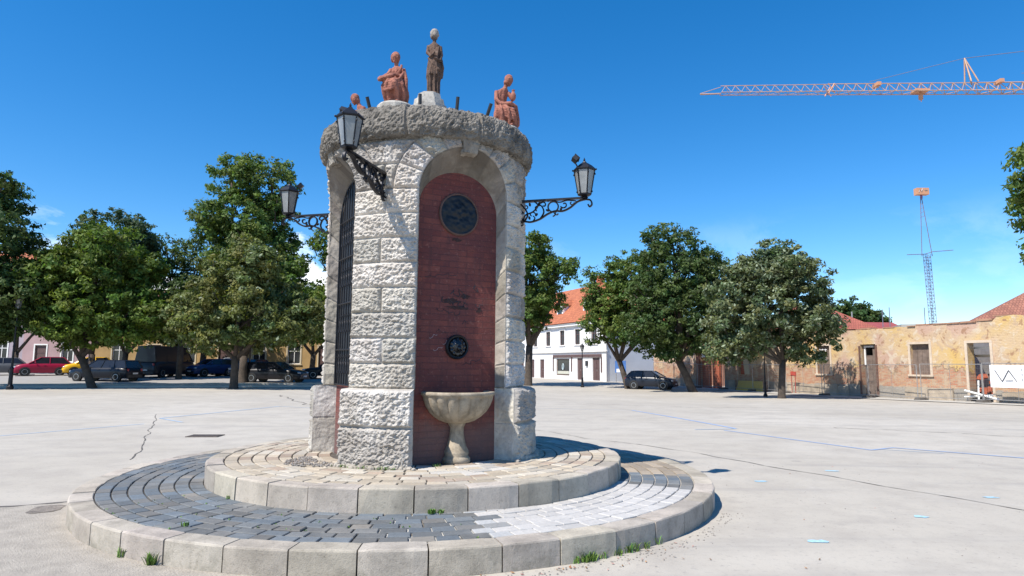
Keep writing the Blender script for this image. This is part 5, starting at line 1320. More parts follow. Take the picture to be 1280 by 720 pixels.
# local +x must run so that -y points to the square: x axis = -dW
angW = math.atan2(-dW.y, -dW.x)
def rs(s): return -s          # s from A -> local x
def ruin():
    t = thing('ruined_house_front', 'long crumbling yellow and pink plaster wall with empty openings and bare brick', 'ruin', (A_.x, A_.y, 0), angW)
    def top(x):
        s = -x; z = 4.05-.012*max(s, 0)-.022*max(0, s-12)
        if s < 1.2: z = 4.15
        return z+.05*noise.noise(Vector((s*1.7, 0, 0)))+.035*noise.noise(Vector((s*6, 1, 0)))+(.10 if -99 < s < 1.2 else 0)
    ops = [(rs(9.58), rs(8.45), -.30, 3.0), (rs(13.15), rs(12.05), 1.08, 2.98), (rs(6.05), rs(4.85), 1.15, 2.92), (rs(2.65), rs(1.45), -.8, 2.9),
           (rs(26.4), rs(23.2), -.7, 2.75), (rs(21.4), rs(20.0), .9, 2.55), (rs(17.4), rs(16.3), -.7, 2.3)]
    m = MB(); facade(m, rs(34), rs(-12), -.7, top, ops, .5, .22); m.build('wall', M['ruin'], t)
    pl = MB()
    for k, (a, b_) in enumerate([(9.3, 12.0)]): pass
    ledge = MB()
    r = random.Random(4); x = -30
    while x < 6:
        l = r.uniform(.5, 2.2); ok = not any(o_[0]-.1 < x+l and x < o_[1]+.1 and o_[2] < .3 for o_ in ops)
        if ok: ledge = MB(); ledge.box((x, -.10-r.uniform(0, .05), -.6), (min(x+l, 12), -.004, r.uniform(.30, .46))); ledge.build('base_course', M['basestone'], t)
        x += l+.02
    for o_ in (ops[1], ops[2], ops[3]): trimbox(t, *o_, w_=.14, proud=.045, mat=simple('faded_trim', (.58, .47, .36), .9, .15, 3, 0, .4, 20, .02), sill=o_[2] > 0)
    # door: weathered double leaves with a broken white toplight
    dm = MB(); o_ = ops[0]; dm.box((o_[0]+.02, .30, o_[2]), (o_[1]-.45, .36, 2.3)); dm.box((o_[1]-.40, .22, o_[2]), (o_[1]-.02, .36, 2.75)); 
    for q_ in range(3): dm.box((o_[0]+.1, .28, lerp(-.2, 2.2, q_/3)+.05), (o_[1]-.52, .299, lerp(-.2, 2.2, (q_+1)/3)-.06))
    dm.build('door', M['greywood'], t)
    f_ = MB(); f_.box((o_[0]+.1, .20, 2.80), (o_[1]-.3, .26, 2.92)); f_.box((o_[0]+.1, .20, 1.7), (o_[0]+.2, .26, 2.8)); f_.build('toplight_frame', M['white_trim'], t)
    jm = MB(); jm.box((o_[0]-.10, -.06, -.2), (o_[0]-.001, .2, 2.9)); jm.box((o_[1]+.001, -.05, -.2), (o_[1]+.12, .2, 2.95)); jm.build('door_jamb', simple('burnt_brick', (.14, .075, .055), .9, .3, 8), t)
    bd = MB(); o_ = ops[1]; n_ = 5
    for q_ in range(n_): bd.box((lerp(o_[0], o_[1], q_/n_)+.01, .14, 1.08), (lerp(o_[0], o_[1], (q_+1)/n_)-.01, .17+.01*(q_ % 2), 2.9))
    bd.build('boarding', M['greywood'], t)
    f_ = MB()
    for q_ in range(3): f_.box((o_[0]+.12+q_*.25, .10, 2.0), (o_[0]+.16+q_*.25, .138, 2.8))
    for q_ in range(3): f_.box((o_[0]+.1, .095, 2.0+q_*.35), (o_[0]+.75, .136, 2.04+q_*.35))
    f_.build('window_frame', M['white_trim'], t)
    bd = MB(); o_ = ops[2]; n_ = 4
    for q_ in range(n_): bd.box((lerp(o_[0], o_[1], q_/n_)+.008, .18, 1.15), (lerp(o_[0], o_[1], (q_+1)/n_)-.008, .22+.012*(q_ % 2), 2.9))
    bd.build('boarding', M['greywood'], t)
    # red hollow-brick piers in the big gateway
    o_ = ops[4]
    for (a, b_) in ((o_[0]+.1, o_[0]+1.0), (o_[0]+1.5, o_[0]+2.4)):
        bm_ = MB(); 
        for i in range(14):
            for j in range(4): w2 = (b_-a)/4; bm_.box((a+j*w2+.01, .1, -.5+i*.21), (a+(j+1)*w2-.01, .4, -.5+i*.21+.195))
        bm_.build('brick_stack', M['rustred'], t)
    cb_ = MB(); cb_.box((o_[0]-.5, -.14, -.6), (o_[0]-.02, .3, 3.0)); cb_.build('brick_pier', simple('brown_brick_pier', (.26, .11, .07), .9, .25, 10, 0, .5, 20, .03), t)
    sh = MB(); sh.box((o_[0]+.1, .05, 2.3), (o_[1]-.3, .2, 2.62)); sh.build('lintel', M['white_trim'], t)
    o_ = ops[5]; bm_ = MB(); bm_.box((o_[0]+.02, .2, .9), (o_[0]+.6, .3, 2.5)); bm_.build('brick_infill', M['rustred'], t)
    bm_ = MB(); bm_.hexa([(o_[0]+.6, .1, .9), (o_[0]+1.2, .1, .9), (o_[0]+1.2, .2, .9), (o_[0]+.6, .2, .9), (o_[0]+.35, .1, 2.5), (o_[0]+.9, .1, 2.5), (o_[0]+.9, .2, 2.5), (o_[0]+.35, .2, 2.5)]); bm_.build('leaning_board', M['cream_trim'], t)
    # coping bits of old tiles along the ragged top
    cp = MB(); x = -31.0
    while x < 11:
        l = r.uniform(.15, .9)
        if r.random() < .55: z = top(x); cp.box((x, r.uniform(-.08, 0), z+.002), (x+l, .5, z+r.uniform(.04, .12)))
        x += l+.03
    cp.build('coping', simple('broken_tiles', (.36, .20, .13), .9, .3, 5), t)
    # dim rooms behind
    bk = MB(); bk.box((rs(33), 5.4, -.6), (rs(-12), 5.7, 3.4)); bk.build('back_wall', simple('inner_brick', (.30, .15, .10), .9, .3, 2, 0, .4, 12, .04), t)
    for s_ in (0.6, 3.6, 7.6, 10.6, 15, 22): 
        q_ = MB(); q_.box((rs(s_)-.15, .5, -.6), (rs(s_)+.15, 5.4, 3.2)); q_.build('cross_wall', M['concrete'], t)
    fl_ = MB(); fl_.box((rs(15), .51, 3.05), (rs(3.8), 5.39, 3.2)); fl_.build('ceiling_slab', M['concrete'], t)
    # rubble, beams and shelving seen through the open gap
    o_ = ops[3]
    for i, (z, dz) in enumerate([(2.6, .10), (2.15, .14), (1.75, .10)]):
        q_ = MB(); q_.box((o_[0]-.4, .8+i*.3, z), (o_[1]+.6, 1.0+i*.3, z+dz)); q_.build('beam', M['white_trim'] if i != 1 else M['cream_trim'], t)
    q_ = MB(); 
    for i in range(60):
        c = Vector((r.uniform(o_[0], o_[1]+.3), r.uniform(.5, 2.0), r.uniform(.0, 1.3))); s_ = r.uniform(.06, .22)
        R3 = Matrix.Rotation(r.random()*6, 3, 'Z')@Matrix.Rotation(r.random()*2, 3, 'X'); vs = [c+R3@Vector((a*s_, b2*s_*.6, c2*s_*.5)) for c2 in (-1, 1) for a, b2 in ((-1, -1), (1, -1), (1, 1), (-1, 1))]; q_.hexa(vs)
    q_.build('rubble', M['rustred'], t)
    q_ = MB(); 
    q_.tube([(o_[0]-.1, -.3, .35), (o_[1]+.5, -.35, -.05)], .06, 4); q_.tube([(o_[0]+.65, -.35, -.2), (o_[0]+.6, -.2, .9)], .05, 4); q_.tube([(o_[0]-.2, -.2, .0), (o_[1]+.4, .1, .18)], .05, 4); q_.build('plank', M['white_trim'], t)
    q_ = MB(); q_.box((o_[0]-.1, .1, -.4), (o_[1]-.05, .6, .12)); q_.build('skip_box', M['black'], t)
    return t
ruin()
sheet('pavement', [tuple(A_+dW*-14+Vector((-dW.y, dW.x))*2.6), tuple(A_+dW*34+Vector((-dW.y, dW.x))*2.6), tuple(A_+dW*34), tuple(A_+dW*-14)], .03, M['pave'], 40, 3)
nW = Vector((-dW.y, dW.x))        # towards the square
# red roofs and things behind the ruin
def hiproof(name, label, c, w_, dep, eave, ridge, rz, roofm, wallm, hip):
    t = thing(name, label, 'building', (c[0], c[1], 0), rz)
    m = MB(); m.box((-w_/2, -dep/2, -.5), (w_/2, dep/2, eave)); m.build('wall', wallm, t)
    o_ = .35; z = eave
    roof_plane(t, [(-w_/2-o_, -dep/2-o_, z), (w_/2+o_, -dep/2-o_, z), (w_/2+o_-hip, 0, ridge), (-w_/2-o_+hip, 0, ridge)], roofm); roof_plane(t, [(w_/2+o_, dep/2+o_, z), (-w_/2-o_, dep/2+o_, z), (-w_/2-o_+hip, 0, ridge), (w_/2+o_-hip, 0, ridge)], roofm)
    roof_plane(t, [(w_/2+o_, -dep/2-o_, z), (w_/2+o_, dep/2+o_, z), (w_/2+o_-hip, 0, ridge)], roofm); roof_plane(t, [(-w_/2-o_, dep/2+o_, z), (-w_/2-o_, -dep/2-o_, z), (-w_/2-o_+hip, 0, ridge)], roofm)
    return t
hiproof('house', 'red hipped roof peeping over the wall beside the silvery tree', (31.6, 70), 11.0, 8, 5.3, 8.0, R(-8), M['tile_red'], M['cream_trim'], 4.0)
tR = hiproof('house', 'broad old brown-red tiled roof rising over the right end of the wall', (48.2, 54.5), 17, 10, 5.3, 9.1, R(-28), M['tile_old'], M['cream_trim'], 6.5)
tl = thing('house', 'long low dark red roof far behind the wall under the lattice mast', 'building', (41.3, 76, 0), R(4))
m = MB(); m.box((-4.6, 0, -.5), (4.6, 5, 5.9)); m.build('wall', M['pave'], tl); roof_plane(tl, [(-4.9, -.3, 5.9), (4.9, -.3, 5.9), (4.9, 2.5, 6.9), (-4.9, 2.5, 6.9)], simple('dark_red_sheet', (.30, .07, .06), .6, .15, 2)); roof_plane(tl, [(4.9, 5.3, 5.9), (-4.9, 5.3, 5.9), (-4.9, 2.5, 6.9), (4.9, 2.5, 6.9)], simple('dark_red_sheet', (.30, .07, .06), .6, .15, 2))
ts = thing('concrete_slab_house', 'unfinished house with a pale concrete slab edge behind the wall', 'building', (34.5, 50.5, 0), R(-20))
m = MB(); m.box((-3.8, 0, 4.65), (3.8, 5, 4.95)); m.build('slab', M['pave'], ts)
m = MB(); m.box((-3.5, .3, -.5), (3.5, 4.8, 4.6)); m.build('wall', M['concrete'], ts)
for i, (px_, Yp) in enumerate([(42.1, 74), (42.9, 74), (46.9, 74), (47.7, 74)]):
    m = MB(); m.tube([(0, 0, 4), (.02, 0, 8.3-.25*(i == 0))], .045, 5); o = m.build('steel_rod', M['mastgrey'], loc=(px_, Yp, 0))
    tag(o, ['leftmost rusty steel rod standing up behind the low red roof', 'second steel rod from the left behind the low red roof', 'third steel rod from the left, just left of the lattice mast', 'steel rod nearest the foot of the lattice mast'][i], 'steel rod', 'steel rods behind the low red roof')
t = thing('chimney_pipe', 'thin grey pipe with a white hood left of the low red roof', 'pipe', (37.6, 72, 0), 0)
m = MB(); m.tube([(0, 0, 4), (0, 0, 7.6)], .07, 6); m.build('pipe', M['galv'], t); m = MB(); m.lathe([(.28, 5.6), (.5, 6.1), (.2, 6.5)], 10); m.build('hood', M['white_trim'], t)

# ------------------------------------------------------------------ construction fence
def fence_panel():
    t = thing('fence_panel', 'x', 'fence panel', (0, 0, 0), 0, 'mesh fence panels before the ruined wall')
    W = 3.4; H_ = 2.0; m = MB()
    m.tube([(0.04, 0, .05), (0.04, 0, H_)], .021, 6); m.tube([(W-.04, 0, .05), (W-.04, 0, H_)], .021, 6); m.tube([(.04, 0, H_), (W-.04, 0, H_)], .019, 6); m.tube([(.04, 0, .18), (W-.04, 0, .18)], .019, 6); m.tube([(W/2, 0, .18), (W/2, 0, H_)], .012, 5)
    m.build('frame', M['galv'], t)
    m = MB(); 
    for i in range(1, 34): m.box((i*.1, -.0015, .18), (i*.1+.003, .0015, H_))
    for j in range(1, 9): m.box((.04, -.0015, .18+j*.2), (W-.04, .0015, .18+j*.2+.003))
    m.build('mesh', M['galv'], t)
    m = MB(); m.hexa([(-.2, -.35, 0), (.2, -.35, 0), (.2, .35, 0), (-.2, .35, 0), (-.14, -.3, .13), (.14, -.3, .13), (.14, .3, .13), (-.14, .3, .13)]); m.build('foot', M['crack'], t)
    return t
fp = fence_panel(); labels = ['mesh fence panel carrying the white banner at the right edge', 'mesh fence panel before the gap full of rubble', 'mesh fence panel left of the rubble gap, before the boarded window', 'mesh fence panel before the weathered door', 'mesh fence panel right of the door with the white top frame', 'mesh fence panel just right of the silvery tree trunk',
          'mesh fence panel behind the silvery tree trunk', 'mesh fence panel before the leaning board', 'mesh fence panel before the red brick gateway', 'mesh fence panel farthest along the wall, near the black hatchback']
labels[4] = 'mesh fence panel before the small barred window'
for i in range(10):
    s = -2.2+i*3.45; p = A_+dW*(s+3.4)+nW*1.15; loc = (p.x, p.y, gz(p.x, p.y)+.03)
    if i == 0: fp.location = loc; fp.rotation_euler.z = angW+R(.8); fp['label'] = labels[0]; 
    else: dup(fp, loc, angW+R([0, 2, -2, 1, -1.5, .5, 2, -1, 1, 0][i]), labels[i])
def banner():
    p = A_+dW*.72+nW*1.22; t = thing('banner', 'white banner with thin black letters VA hung on the mesh fence', 'banner', (p.x, p.y, gz(p.x, p.y)), angW)
    m = MB(); W, Z0, ZH = 5.2, .82, 1.94; n = 30; vs = []
    for j in range(2):
        for i in range(n+1): vs.append((W*i/n, -.012*math.sin(i*1.1)-.02, (Z0, ZH)[j]))
    for j in range(2):
        for i in range(n+1): vs.append((W*i/n, -.012*math.sin(i*1.1)-.014, (Z0, ZH)[j]))
    k = n+1; fs = [(i, i+1, k+i+1, k+i) for i in range(n)]+[(2*k+i+1, 2*k+i, 3*k+i, 3*k+i+1) for i in range(n)]+[(k+i, k+i+1, 3*k+i+1, 3*k+i) for i in range(n)]+[(i+1, i, 2*k+i, 2*k+i+1) for i in range(n)]+[(0, k, 3*k, 2*k), (n, 2*k+n, 3*k+n, k+n)]
    m.add(vs, fs); m.build('cloth', M['white'], t)
    def stroke(mb, a, b_, w_=.035): mb.tube([(a[0], -.042, a[1]), (b_[0], -.042, b_[1])], w_/2, 4)
    m = MB(); x, z = .26, 1.12; h = .56
    stroke(m, (x, z+h), (x+.33, z)); stroke(m, (x+.33, z), (x+.66, z+h)); stroke(m, (x+.66, z+h), (x+1.02, z)); stroke(m, (x+.48, z+.05), (x+.85, z+.05), .025)
    m.build('logo', M['ink'], t)
    for i, zz in enumerate((1.66, 1.42, 1.18)):
        cu = bpy.data.curves.new('txt', 'FONT'); cu.body = 'E'+' '*0; cu.size = .17; cu.extrude = .004; ob = bpy.data.objects.new('t', cu); C.objects.link(ob)
        me = bpy.data.meshes.new_from_object(ob.evaluated_get(bpy.context.evaluated_depsgraph_get())); bpy.data.objects.remove(ob)
        me.materials.clear(); me.materials.append(M['greyink']); o = bpy.data.objects.new('lettering', me); C.objects.link(o); o.parent = t; o.location = (1.50, -.045, zz); o.rotation_euler = (R(90), 0, 0)
banner()
t = thing('yellow_board', 'low yellow board leaning on the fence by the silvery tree', 'board', tuple(A_+dW*20.6+nW*.9)+(-.32,), angW)
m = MB(); m.hexa([(0, -.1, 0), (3.2, -.1, 0), (3.2, -.05, 0), (0, -.05, 0), (0, .15, .75), (3.2, .15, .75), (3.2, .2, .75), (0, .2, .75)]); m.build('panel', M['yellow'], t)
m = MB(); m.box((-.02, -.14, 0), (.06, .24, .8)); m.box((3.14, -.14, 0), (3.22, .24, .8)); m.build('brace', M['greywood'], t)
t = thing('fire_post', 'red post frame standing just right of the silvery tree trunk', 'post', tuple(A_+dW*15.0+nW*.6)+(-.3,), angW)
m = MB(); m.tube([(0, 0, 0), (0, 0, 1.45)], .03, 8); m.tube([(.35, 0, 0), (.35, 0, 1.45)], .03, 8); m.build('post', simple('red_paint', (.38, .07, .05), .5, .1, 5), t); m = MB(); m.box((-.06, -.03, 1.2), (.41, .03, 1.5)); m.build('plate', simple('red_paint2', (.45, .06, .04), .5, .1, 5), t)

# ------------------------------------------------------------------ cranes
def lattice(m, a, b_, w0, h0, n, tri=True, rad=.05, up=Vector((0, 0, 1)), w1=None, h1=None, lace=.03):
    a = Vector(a); b_ = Vector(b_); d_ = (b_-a).normalized(); sd = d_.cross(up).normalized(); upv = sd.cross(d_)
    w1 = w1 or w0; h1 = h1 or h0
    def P(i, k):
        t_ = i/n; p = a.lerp(b_, t_); w_ = lerp(w0, w1, t_); h_ = lerp(h0, h1, t_)
        return {0: p-sd*w_/2, 1: p+sd*w_/2, 2: p+upv*h_+(Vector((0, 0, 0)) if tri else -sd*w_/2), 3: p+upv*h_+sd*w_/2}[k]
    ks = (0, 1, 2) if tri else (0, 1, 2, 3)
    for k in ks: m.tube([P(0, k), P(n, k)], rad, 4)
    for i in range(n):
        if tri:
            mid = lambda k: (P(i, k)+P(i+1, k))/2
            for k in (0, 1): m.tube([P(i, k), mid(2)], lace, 4); m.tube([mid(2), P(i+1, k)], lace, 4)
            m.tube([P(i, 0), P(i+1, 1)] if i % 2 else [P(i, 1), P(i+1, 0)], lace, 4)
        else:
            for x, y in ((0, 1), (2, 3), (0, 2), (1, 3)): m.tube([P(i, x), P(i, y)], lace, 4); m.tube([P(i, x), P(i+1, y)] if i % 2 else [P(i, y), P(i+1, x)], lace, 4)
def crane():
    t = thing('tower_crane', 'pale orange tower crane jib reaching in from the right high in the sky', 'crane', (86, 76.7, 0), 0)
    o_ = Vector((86, 76.7, 0)); tip = Vector((24.3, 81.4, 36.6))-o_; rt = Vector((86, 76.7, 35.6))-o_; A2 = Vector((57.6, 78.9, 36.05))-o_; jm = Vector((40.5, 80.1, 36.35))-o_
    m = MB(); lattice(m, tip+Vector((2.6, -.2, .02)), jm, 1.0, 1.05, 11, True, .055, lace=.032, w1=1.1, h1=1.15); lattice(m, jm, A2, 1.15, 1.2, 13, True, .065, lace=.038, w1=1.3, h1=1.25); lattice(m, A2, rt, 1.3, 1.25, 20, True, .08, lace=.05, w1=1.5, h1=1.4)
    m.tube([tip, tip+Vector((2.6, -.2, .02))], .10, 4); m.tube([tip+Vector((0, 0, .1)), tip+Vector((2.6, -.2, .9))], .04, 4); m.build('jib', M['cranepaint'], t)
    m = MB(); ap = Vector((57.3, 79, 40.6))-o_
    for dx_ in (-.45, .45):
        for s in (-.6, .6): m.tube([ap, A2+Vector((dx_+.3, s, 1.2 if dx_ > 0 else 1.2))], .09, 5)
    m.build('jib_post', M['cranepaint'], t)
    m = MB(); m.tube([ap, Vector((45.5, 79.8, 37.75))-o_], .035, 4); m.tube([ap, Vector((84, 76.8, 43.2))-o_], .045, 4); m.tube([Vector((64, 78.5, 38.4))-o_, Vector((84, 76.8, 41.5))-o_], .03, 4); m.build('tie_rope', M['mastgrey'], t)
    m = MB(); c = Vector((51.6, 79.3, 36.35))-o_; m.box(tuple(c+Vector((-.9, -.6, -.15))), tuple(c+Vector((.9, .6, .1)))); m.tube([c, c+Vector((0, 0, -.7))], .12, 5); m.box(tuple(c+Vector((-.2, -.15, -1.15))), tuple(c+Vector((.22, .15, -.55)))); m.tube([c+Vector((0, 0, -1.1)), c+Vector((.05, 0, -1.4))], .06, 5)
    m.build('trolley', M['orange'], t)
    for x, dz in ((40.5, 0), (46.3, .9), (61, .9)):
        m = MB(); c = Vector((x, 80.1-(x-40)*.08, 36.2+dz))-o_; m.box(tuple(c+Vector((-.25, -.6, -.1))), tuple(c+Vector((.25, .6, .35 if dz else 1.3)))) if dz else [m.tube([c+Vector((q, s, -.1)), c+Vector((-q, s, 1.2))], .07, 4) for q in (-.4, .4) for s in (-.5, .5)]; m.build('jib_joint', M['orange'], t)
    m = MB(); lattice(m, (0, 0, 0), (0, 0, 36.5), 1.7, 1.7, 20, False, .09, Vector((0, 1, 0)), lace=.05); m.build('mast', M['cranepaint'], t)
    m = MB(); lattice(m, (0, 0, 37), (-.6, 0, 43.5), 1.6, 1.6, 4, False, .09, Vector((0, 1, 0)), .3, .3, lace=.05); m.build('crane_head', M['cranepaint'], t)
    m = MB(); lattice(m, (0, 0, 37), (15, -1.2, 37), 1.6, 1.6, 8, False, .08, lace=.05); m.box((12, -1.8, 35.2), (15, -.4, 37)); m.build('counter_jib', M['cranepaint'], t)
crane()
def lightmast():
    bx, by = 58.25, 90
    t = thing('lattice_mast', 'slender grey lattice mast with an orange box on its top and a crossbar', 'mast', (bx, by, 0), 0)
    m = MB(); lattice(m, (.25, 0, 2), (-.15, 0, 17.3), .62, .62, 34, False, .04, Vector((0, 1, 0)), .62, .62, lace=.02); m.build('lower_mast', M['mastgrey'], t)
    m = MB(); m.tube([(-.9, .2, 17.0), (-.55, .2, 25.4)], .055, 5); m.tube([(.55, .2, 17.0), (-.40, .2, 25.4)], .055, 5)
    for i in range(5): z = 22.5+i*.6; m.tube([(-.75+i*.04, .2, z), (-.12-i*.07, .2, z+.3)], .03, 4)
    m.build('upper_mast', M['mastgrey'], t)
    m = MB(); m.tube([(-3.1, 0, 17.15), (-.6, 0, 17.25), (.5, 0, 17.6), (3.4, 0, 17.85)], .055, 5); m.build('crossbar', M['mastgrey'], t)
    m = MB(); m.box((-1.35, -.4, 25.7), (.35, .4, 26.65)); bo = m.build('orange_box', M['orange'], t)
    m = MB(); m.tube([(-1.1, -.43, 26.0), (-1.0, -.43, 26.45), (-.75, -.43, 26.05), (-.6, -.43, 26.5)], .04, 4); m.tube([(-.3, -.43, 26.3), (.1, -.43, 26.3)], .04, 4); m.build('marking', M['rim'], bo)
    m = MB(); m.tube([(-.5, .1, 25.2), (-.5, .1, 25.8)], .16, 6); m.build('swivel', simple('violet_metal', (.20, .10, .22), .5, .1, 5), t)
lightmast()

# ------------------------------------------------------------------ street lamps and posts
def street_lamp(loc, label, h=3.75):
    t = thing('street_lamp', label, 'street lamp', loc, 0, 'black street lamps round the square')
    m = MB(); m.lathe([(.16, 0), (.16, .12), (.10, .18), (.085, .75), (.10, .80), (.06, .88), (.048, 1.6), (.06, 1.64), (.045, 1.68), (.036, h-.75), (.06, h-.72), (.03, h-.66)], 12); m.build('pole', M['iron'], t, smooth=False)
    z = h-.66; m = MB(); n = 6
    def hx(r, zz, i): a = 2*PI*(i+.5)/n; return Vector((r*math.cos(a), r*math.sin(a), zz))
    for i in range(n): m.tube([hx(.10, z, i), hx(.19, z+.38, i)], .012, 4); m.tube([hx(.10, z, i), hx(.10, z, i+1)], .012, 4); m.tube([hx(.19, z+.38, i), hx(.19, z+.38, i+1)], .016, 4)
    m.lathe([(.215, z+.38), (.215, z+.40), (.12, z+.52), (.05, z+.58), (.02, z+.62), (.03, z+.65), (.003, z+.70)], 6, a0=PI/6); m.box((-.20, -.012, z-.05), (.20, .012, z-.03)); lf = m.build('lantern', M['iron'], t)
    m = MB(); m.lathe([(.085, z+.01), (.172, z+.37)], 6, a0=PI/6); m.build('pane', M['pane'], lf)
    return t
sl = street_lamp((6.07, 56.33, gz(6.07, 56.33)), 'black street lamp in front of the white corner house')
sl2 = dup(sl, (-27.77, 36.56, 0), 0, 'black street lamp post at the far left with its head lost in the leaves')
sl2.scale = (1.1, 1.1, 1.45); sl2.rotation_euler = (0, R(.6), 0)
t = dup(sl, (15.9, 41.31, gz(15.9, 41.3)), 0, 'thin black lamp post just left of the silvery tree trunk, head hidden by leaves'); t.scale = (.8, .8, 1.05)
m = MB(); m.lathe([(.11, 0), (.11, .08), (.07, .12), (.055, 2.7), (.065, 2.75), (.01, 2.8)], 10); o = m.build('post', simple('weathered_post', (.14, .11, .085), .8, .2, 6), loc=(-18.77, 47.1, gz(-18.77, 47.1))); tag(o, 'weathered brown post at the tail of the black estate car', 'post')
t = thing('information_board', 'blue notice board on posts at the corner of the white house', 'sign', (10.9, 66.0, gz(10.9, 66)), R(-20))
m = MB(); m.tube([(-.4, 0, 0), (-.4, 0, 2.2)], .04, 6); m.tube([(.5, 0, 0), (.5, 0, 2.2)], .04, 6); m.build('legs', M['galv'], t)
m = MB(); m.box((-.5, -.05, .9), (.6, 0, 2.1)); m.build('board', M['skyblue'], t); m = MB(); m.box((-.35, -.07, .95), (.45, -.052, 1.3)); m.build('notice', M['white'], t)

# ------------------------------------------------------------------ cars
def car(label, loc, rz, L=4.2, W=1.75, H=1.47, style='hatch', col=(.02, .02, .025), name='parked_car', light=None, sheen=None):
    """local: car faces -x ; x from -L/2 (front) to L/2 (rear)"""
    pm = paint('paint_'+label[:14].replace(' ', '_'), col)
    t = thing(name, label, 'van' if style == 'van' else 'car', (loc[0], loc[1], gz(loc[0], loc[1])+.02), rz, 'cars parked round the square')
    w2 = W/2; zb = .22
    P = {'hatch': dict(hood=.93, belt=1.0, ws=-.36, rf=-.10, rr=.70, tail=.97, deck=.99), 'wagon': dict(hood=.90, belt=.97, ws=-.34, rf=-.12, rr=.86, tail=.97, deck=.96),
         'van': dict(hood=1.15, belt=1.25, ws=-.70, rf=-.55, rr=.97, tail=.99, deck=1.25), 'sedan': dict(hood=.86, belt=.93, ws=-.25, rf=-.08, rr=.45, tail=.72, deck=.95)}[style]
    h = L/2
    st = [(-h, .50, .72), (-h+.05, .62, .86), (-h+.22, P['hood']-.12, .95), (-h*.72, P['hood']-.04, 1.0), (P['ws']*h-.35, P['hood']+.02, 1.0), (P['ws']*h-.1, P['belt']-.02, 1.0), (0, P['belt'], 1.0), (h*.5, P['belt']+.01, 1.0), (h*.8, P['deck'], .99), (h-.10, P['deck']-.03, .95), (h-.02, P['deck']-.14, .90), (h, .55, .86)]
    m = MB(); vs = []
    for x, zt, wf in st:
        w_ = w2*wf; zm = lerp(zb, zt, .62)
        sec = [(-w_*.90, zb), (-w_*.985, zb+.10), (-w_, zm), (-w_*.965, zt-.06), (-w_*.88, zt), (-w_*.45, zt+.025), (0, zt+.03)]
        sec += [(-y, z) for y, z in sec[-2::-1]]; vs += [(x, y, z) for y, z in sec]
    n = 13; k = len(st); fs = [(i*n+j, i*n+j+1, (i+1)*n+j+1, (i+1)*n+j) for i in range(k-1) for j in range(n-1)]+[(i*n, (i+1)*n, (i+1)*n+n-1, i*n+n-1) for i in range(k-1)]+[tuple(range(n)), tuple(range((k-1)*n, k*n))[::-1]]
    m.add(vs, fs); body = m.build('body', pm, t, smooth=True, recalc=True)
    # greenhouse
    xb0, xt0, xt1, xb1 = P['ws']*h-.25, (P['rf'])*h+.05, P['rr']*h, P['tail']*h; zr = H; bz = P['belt']-.03
    def gh(off, zt, wt=.74, wb=.93):
        return [(xb0-off, -w2*wb, bz), (xb1+off, -w2*wb, bz), (xb1+off, w2*wb, bz), (xb0-off, w2*wb, bz), (xt0, -w2*wt, zt), (xt1, -w2*wt, zt), (xt1, w2*wt, zt), (xt0, w2*wt, zt)]
    m = MB(); m.hexa(gh(0, zr-.03)); m.build('windows', M['darkglass'], t, recalc=True)
    m = MB(); g = gh(.0, zr-.03); V = [Vector(q) for q in g]
    a, b_ = (.10, .06)
    m.hexa([(xt0-.06, -w2*.76, zr-.06), (xt1+.06, -w2*.76, zr-.06), (xt1+.06, w2*.76, zr-.06), (xt0-.06, w2*.76, zr-.06), (xt0+.12, -w2*.66, zr), (xt1-.1, -w2*.66, zr), (xt1-.1, w2*.66, zr), (xt0+.12, w2*.66, zr)])
    for (i, j) in ((0, 4), (1, 5), (2, 6), (3, 7)): m.tube([V[i], V[j]], .042, 5)
    for s in (-1, 1):
        for f in ((.42,) if style == 'hatch' else (.33, .68)):
            xx = lerp(xb0+.4, xb1, f); m.tube([(xx, s*w2*.935, bz), (lerp(xt0, xt1, f-.02), s*w2*.745, zr-.04)], .035, 4)
    if style == 'van':
        for s in (-1, 1): m.hexa([(-.35*h, s*w2*.86-.05, 1.2), (xb1, s*w2*.86-.05, 1.2), (xb1, s*w2*.86+.08, 1.2), (-.35*h, s*w2*.86+.08, 1.2), (-.35*h, s*w2*.72-.05, zr-.03), (xt1, s*w2*.72-.05, zr-.03), (xt1, s*w2*.72+.08, zr-.03), (-.35*h, s*w2*.72+.08, zr-.03)])
        m.hexa([(xb1-.05, -w2*.9, 1.2), (xb1+.04, -w2*.9, 1.2), (xb1+.04, w2*.9, 1.2), (xb1-.05, w2*.9, 1.2), (xt1-.05, -w2*.74, zr-.04), (xt1+.05, -w2*.74, zr-.04), (xt1+.05, w2*.74, zr-.04), (xt1-.05, w2*.74, zr-.04)])
    m.build('roof', pm, t, recalc=True)
    if sheen:
        m = MB(); 
        for s in (-1,): m.hexa([(h*.45, s*w2*1.005-.004, .98), (h*.97, s*w2*.97-.004, .98), (h*.97, s*w2*.97, .98), (h*.45, s*w2*1.005, .98), (h*.45, s*w2*.97-.004, 1.08), (h*.94, s*w2*.93-.004, 1.08), (h*.94, s*w2*.93, 1.08), (h*.45, s*w2*.97, 1.08)])
        m.build('sheen_strip', M['rim'], t)  # bright strip added to stand for sheen on the dark paintwork
    wr = .315 if style != 'van' else .34; ax = (-h+.80, h-.78)
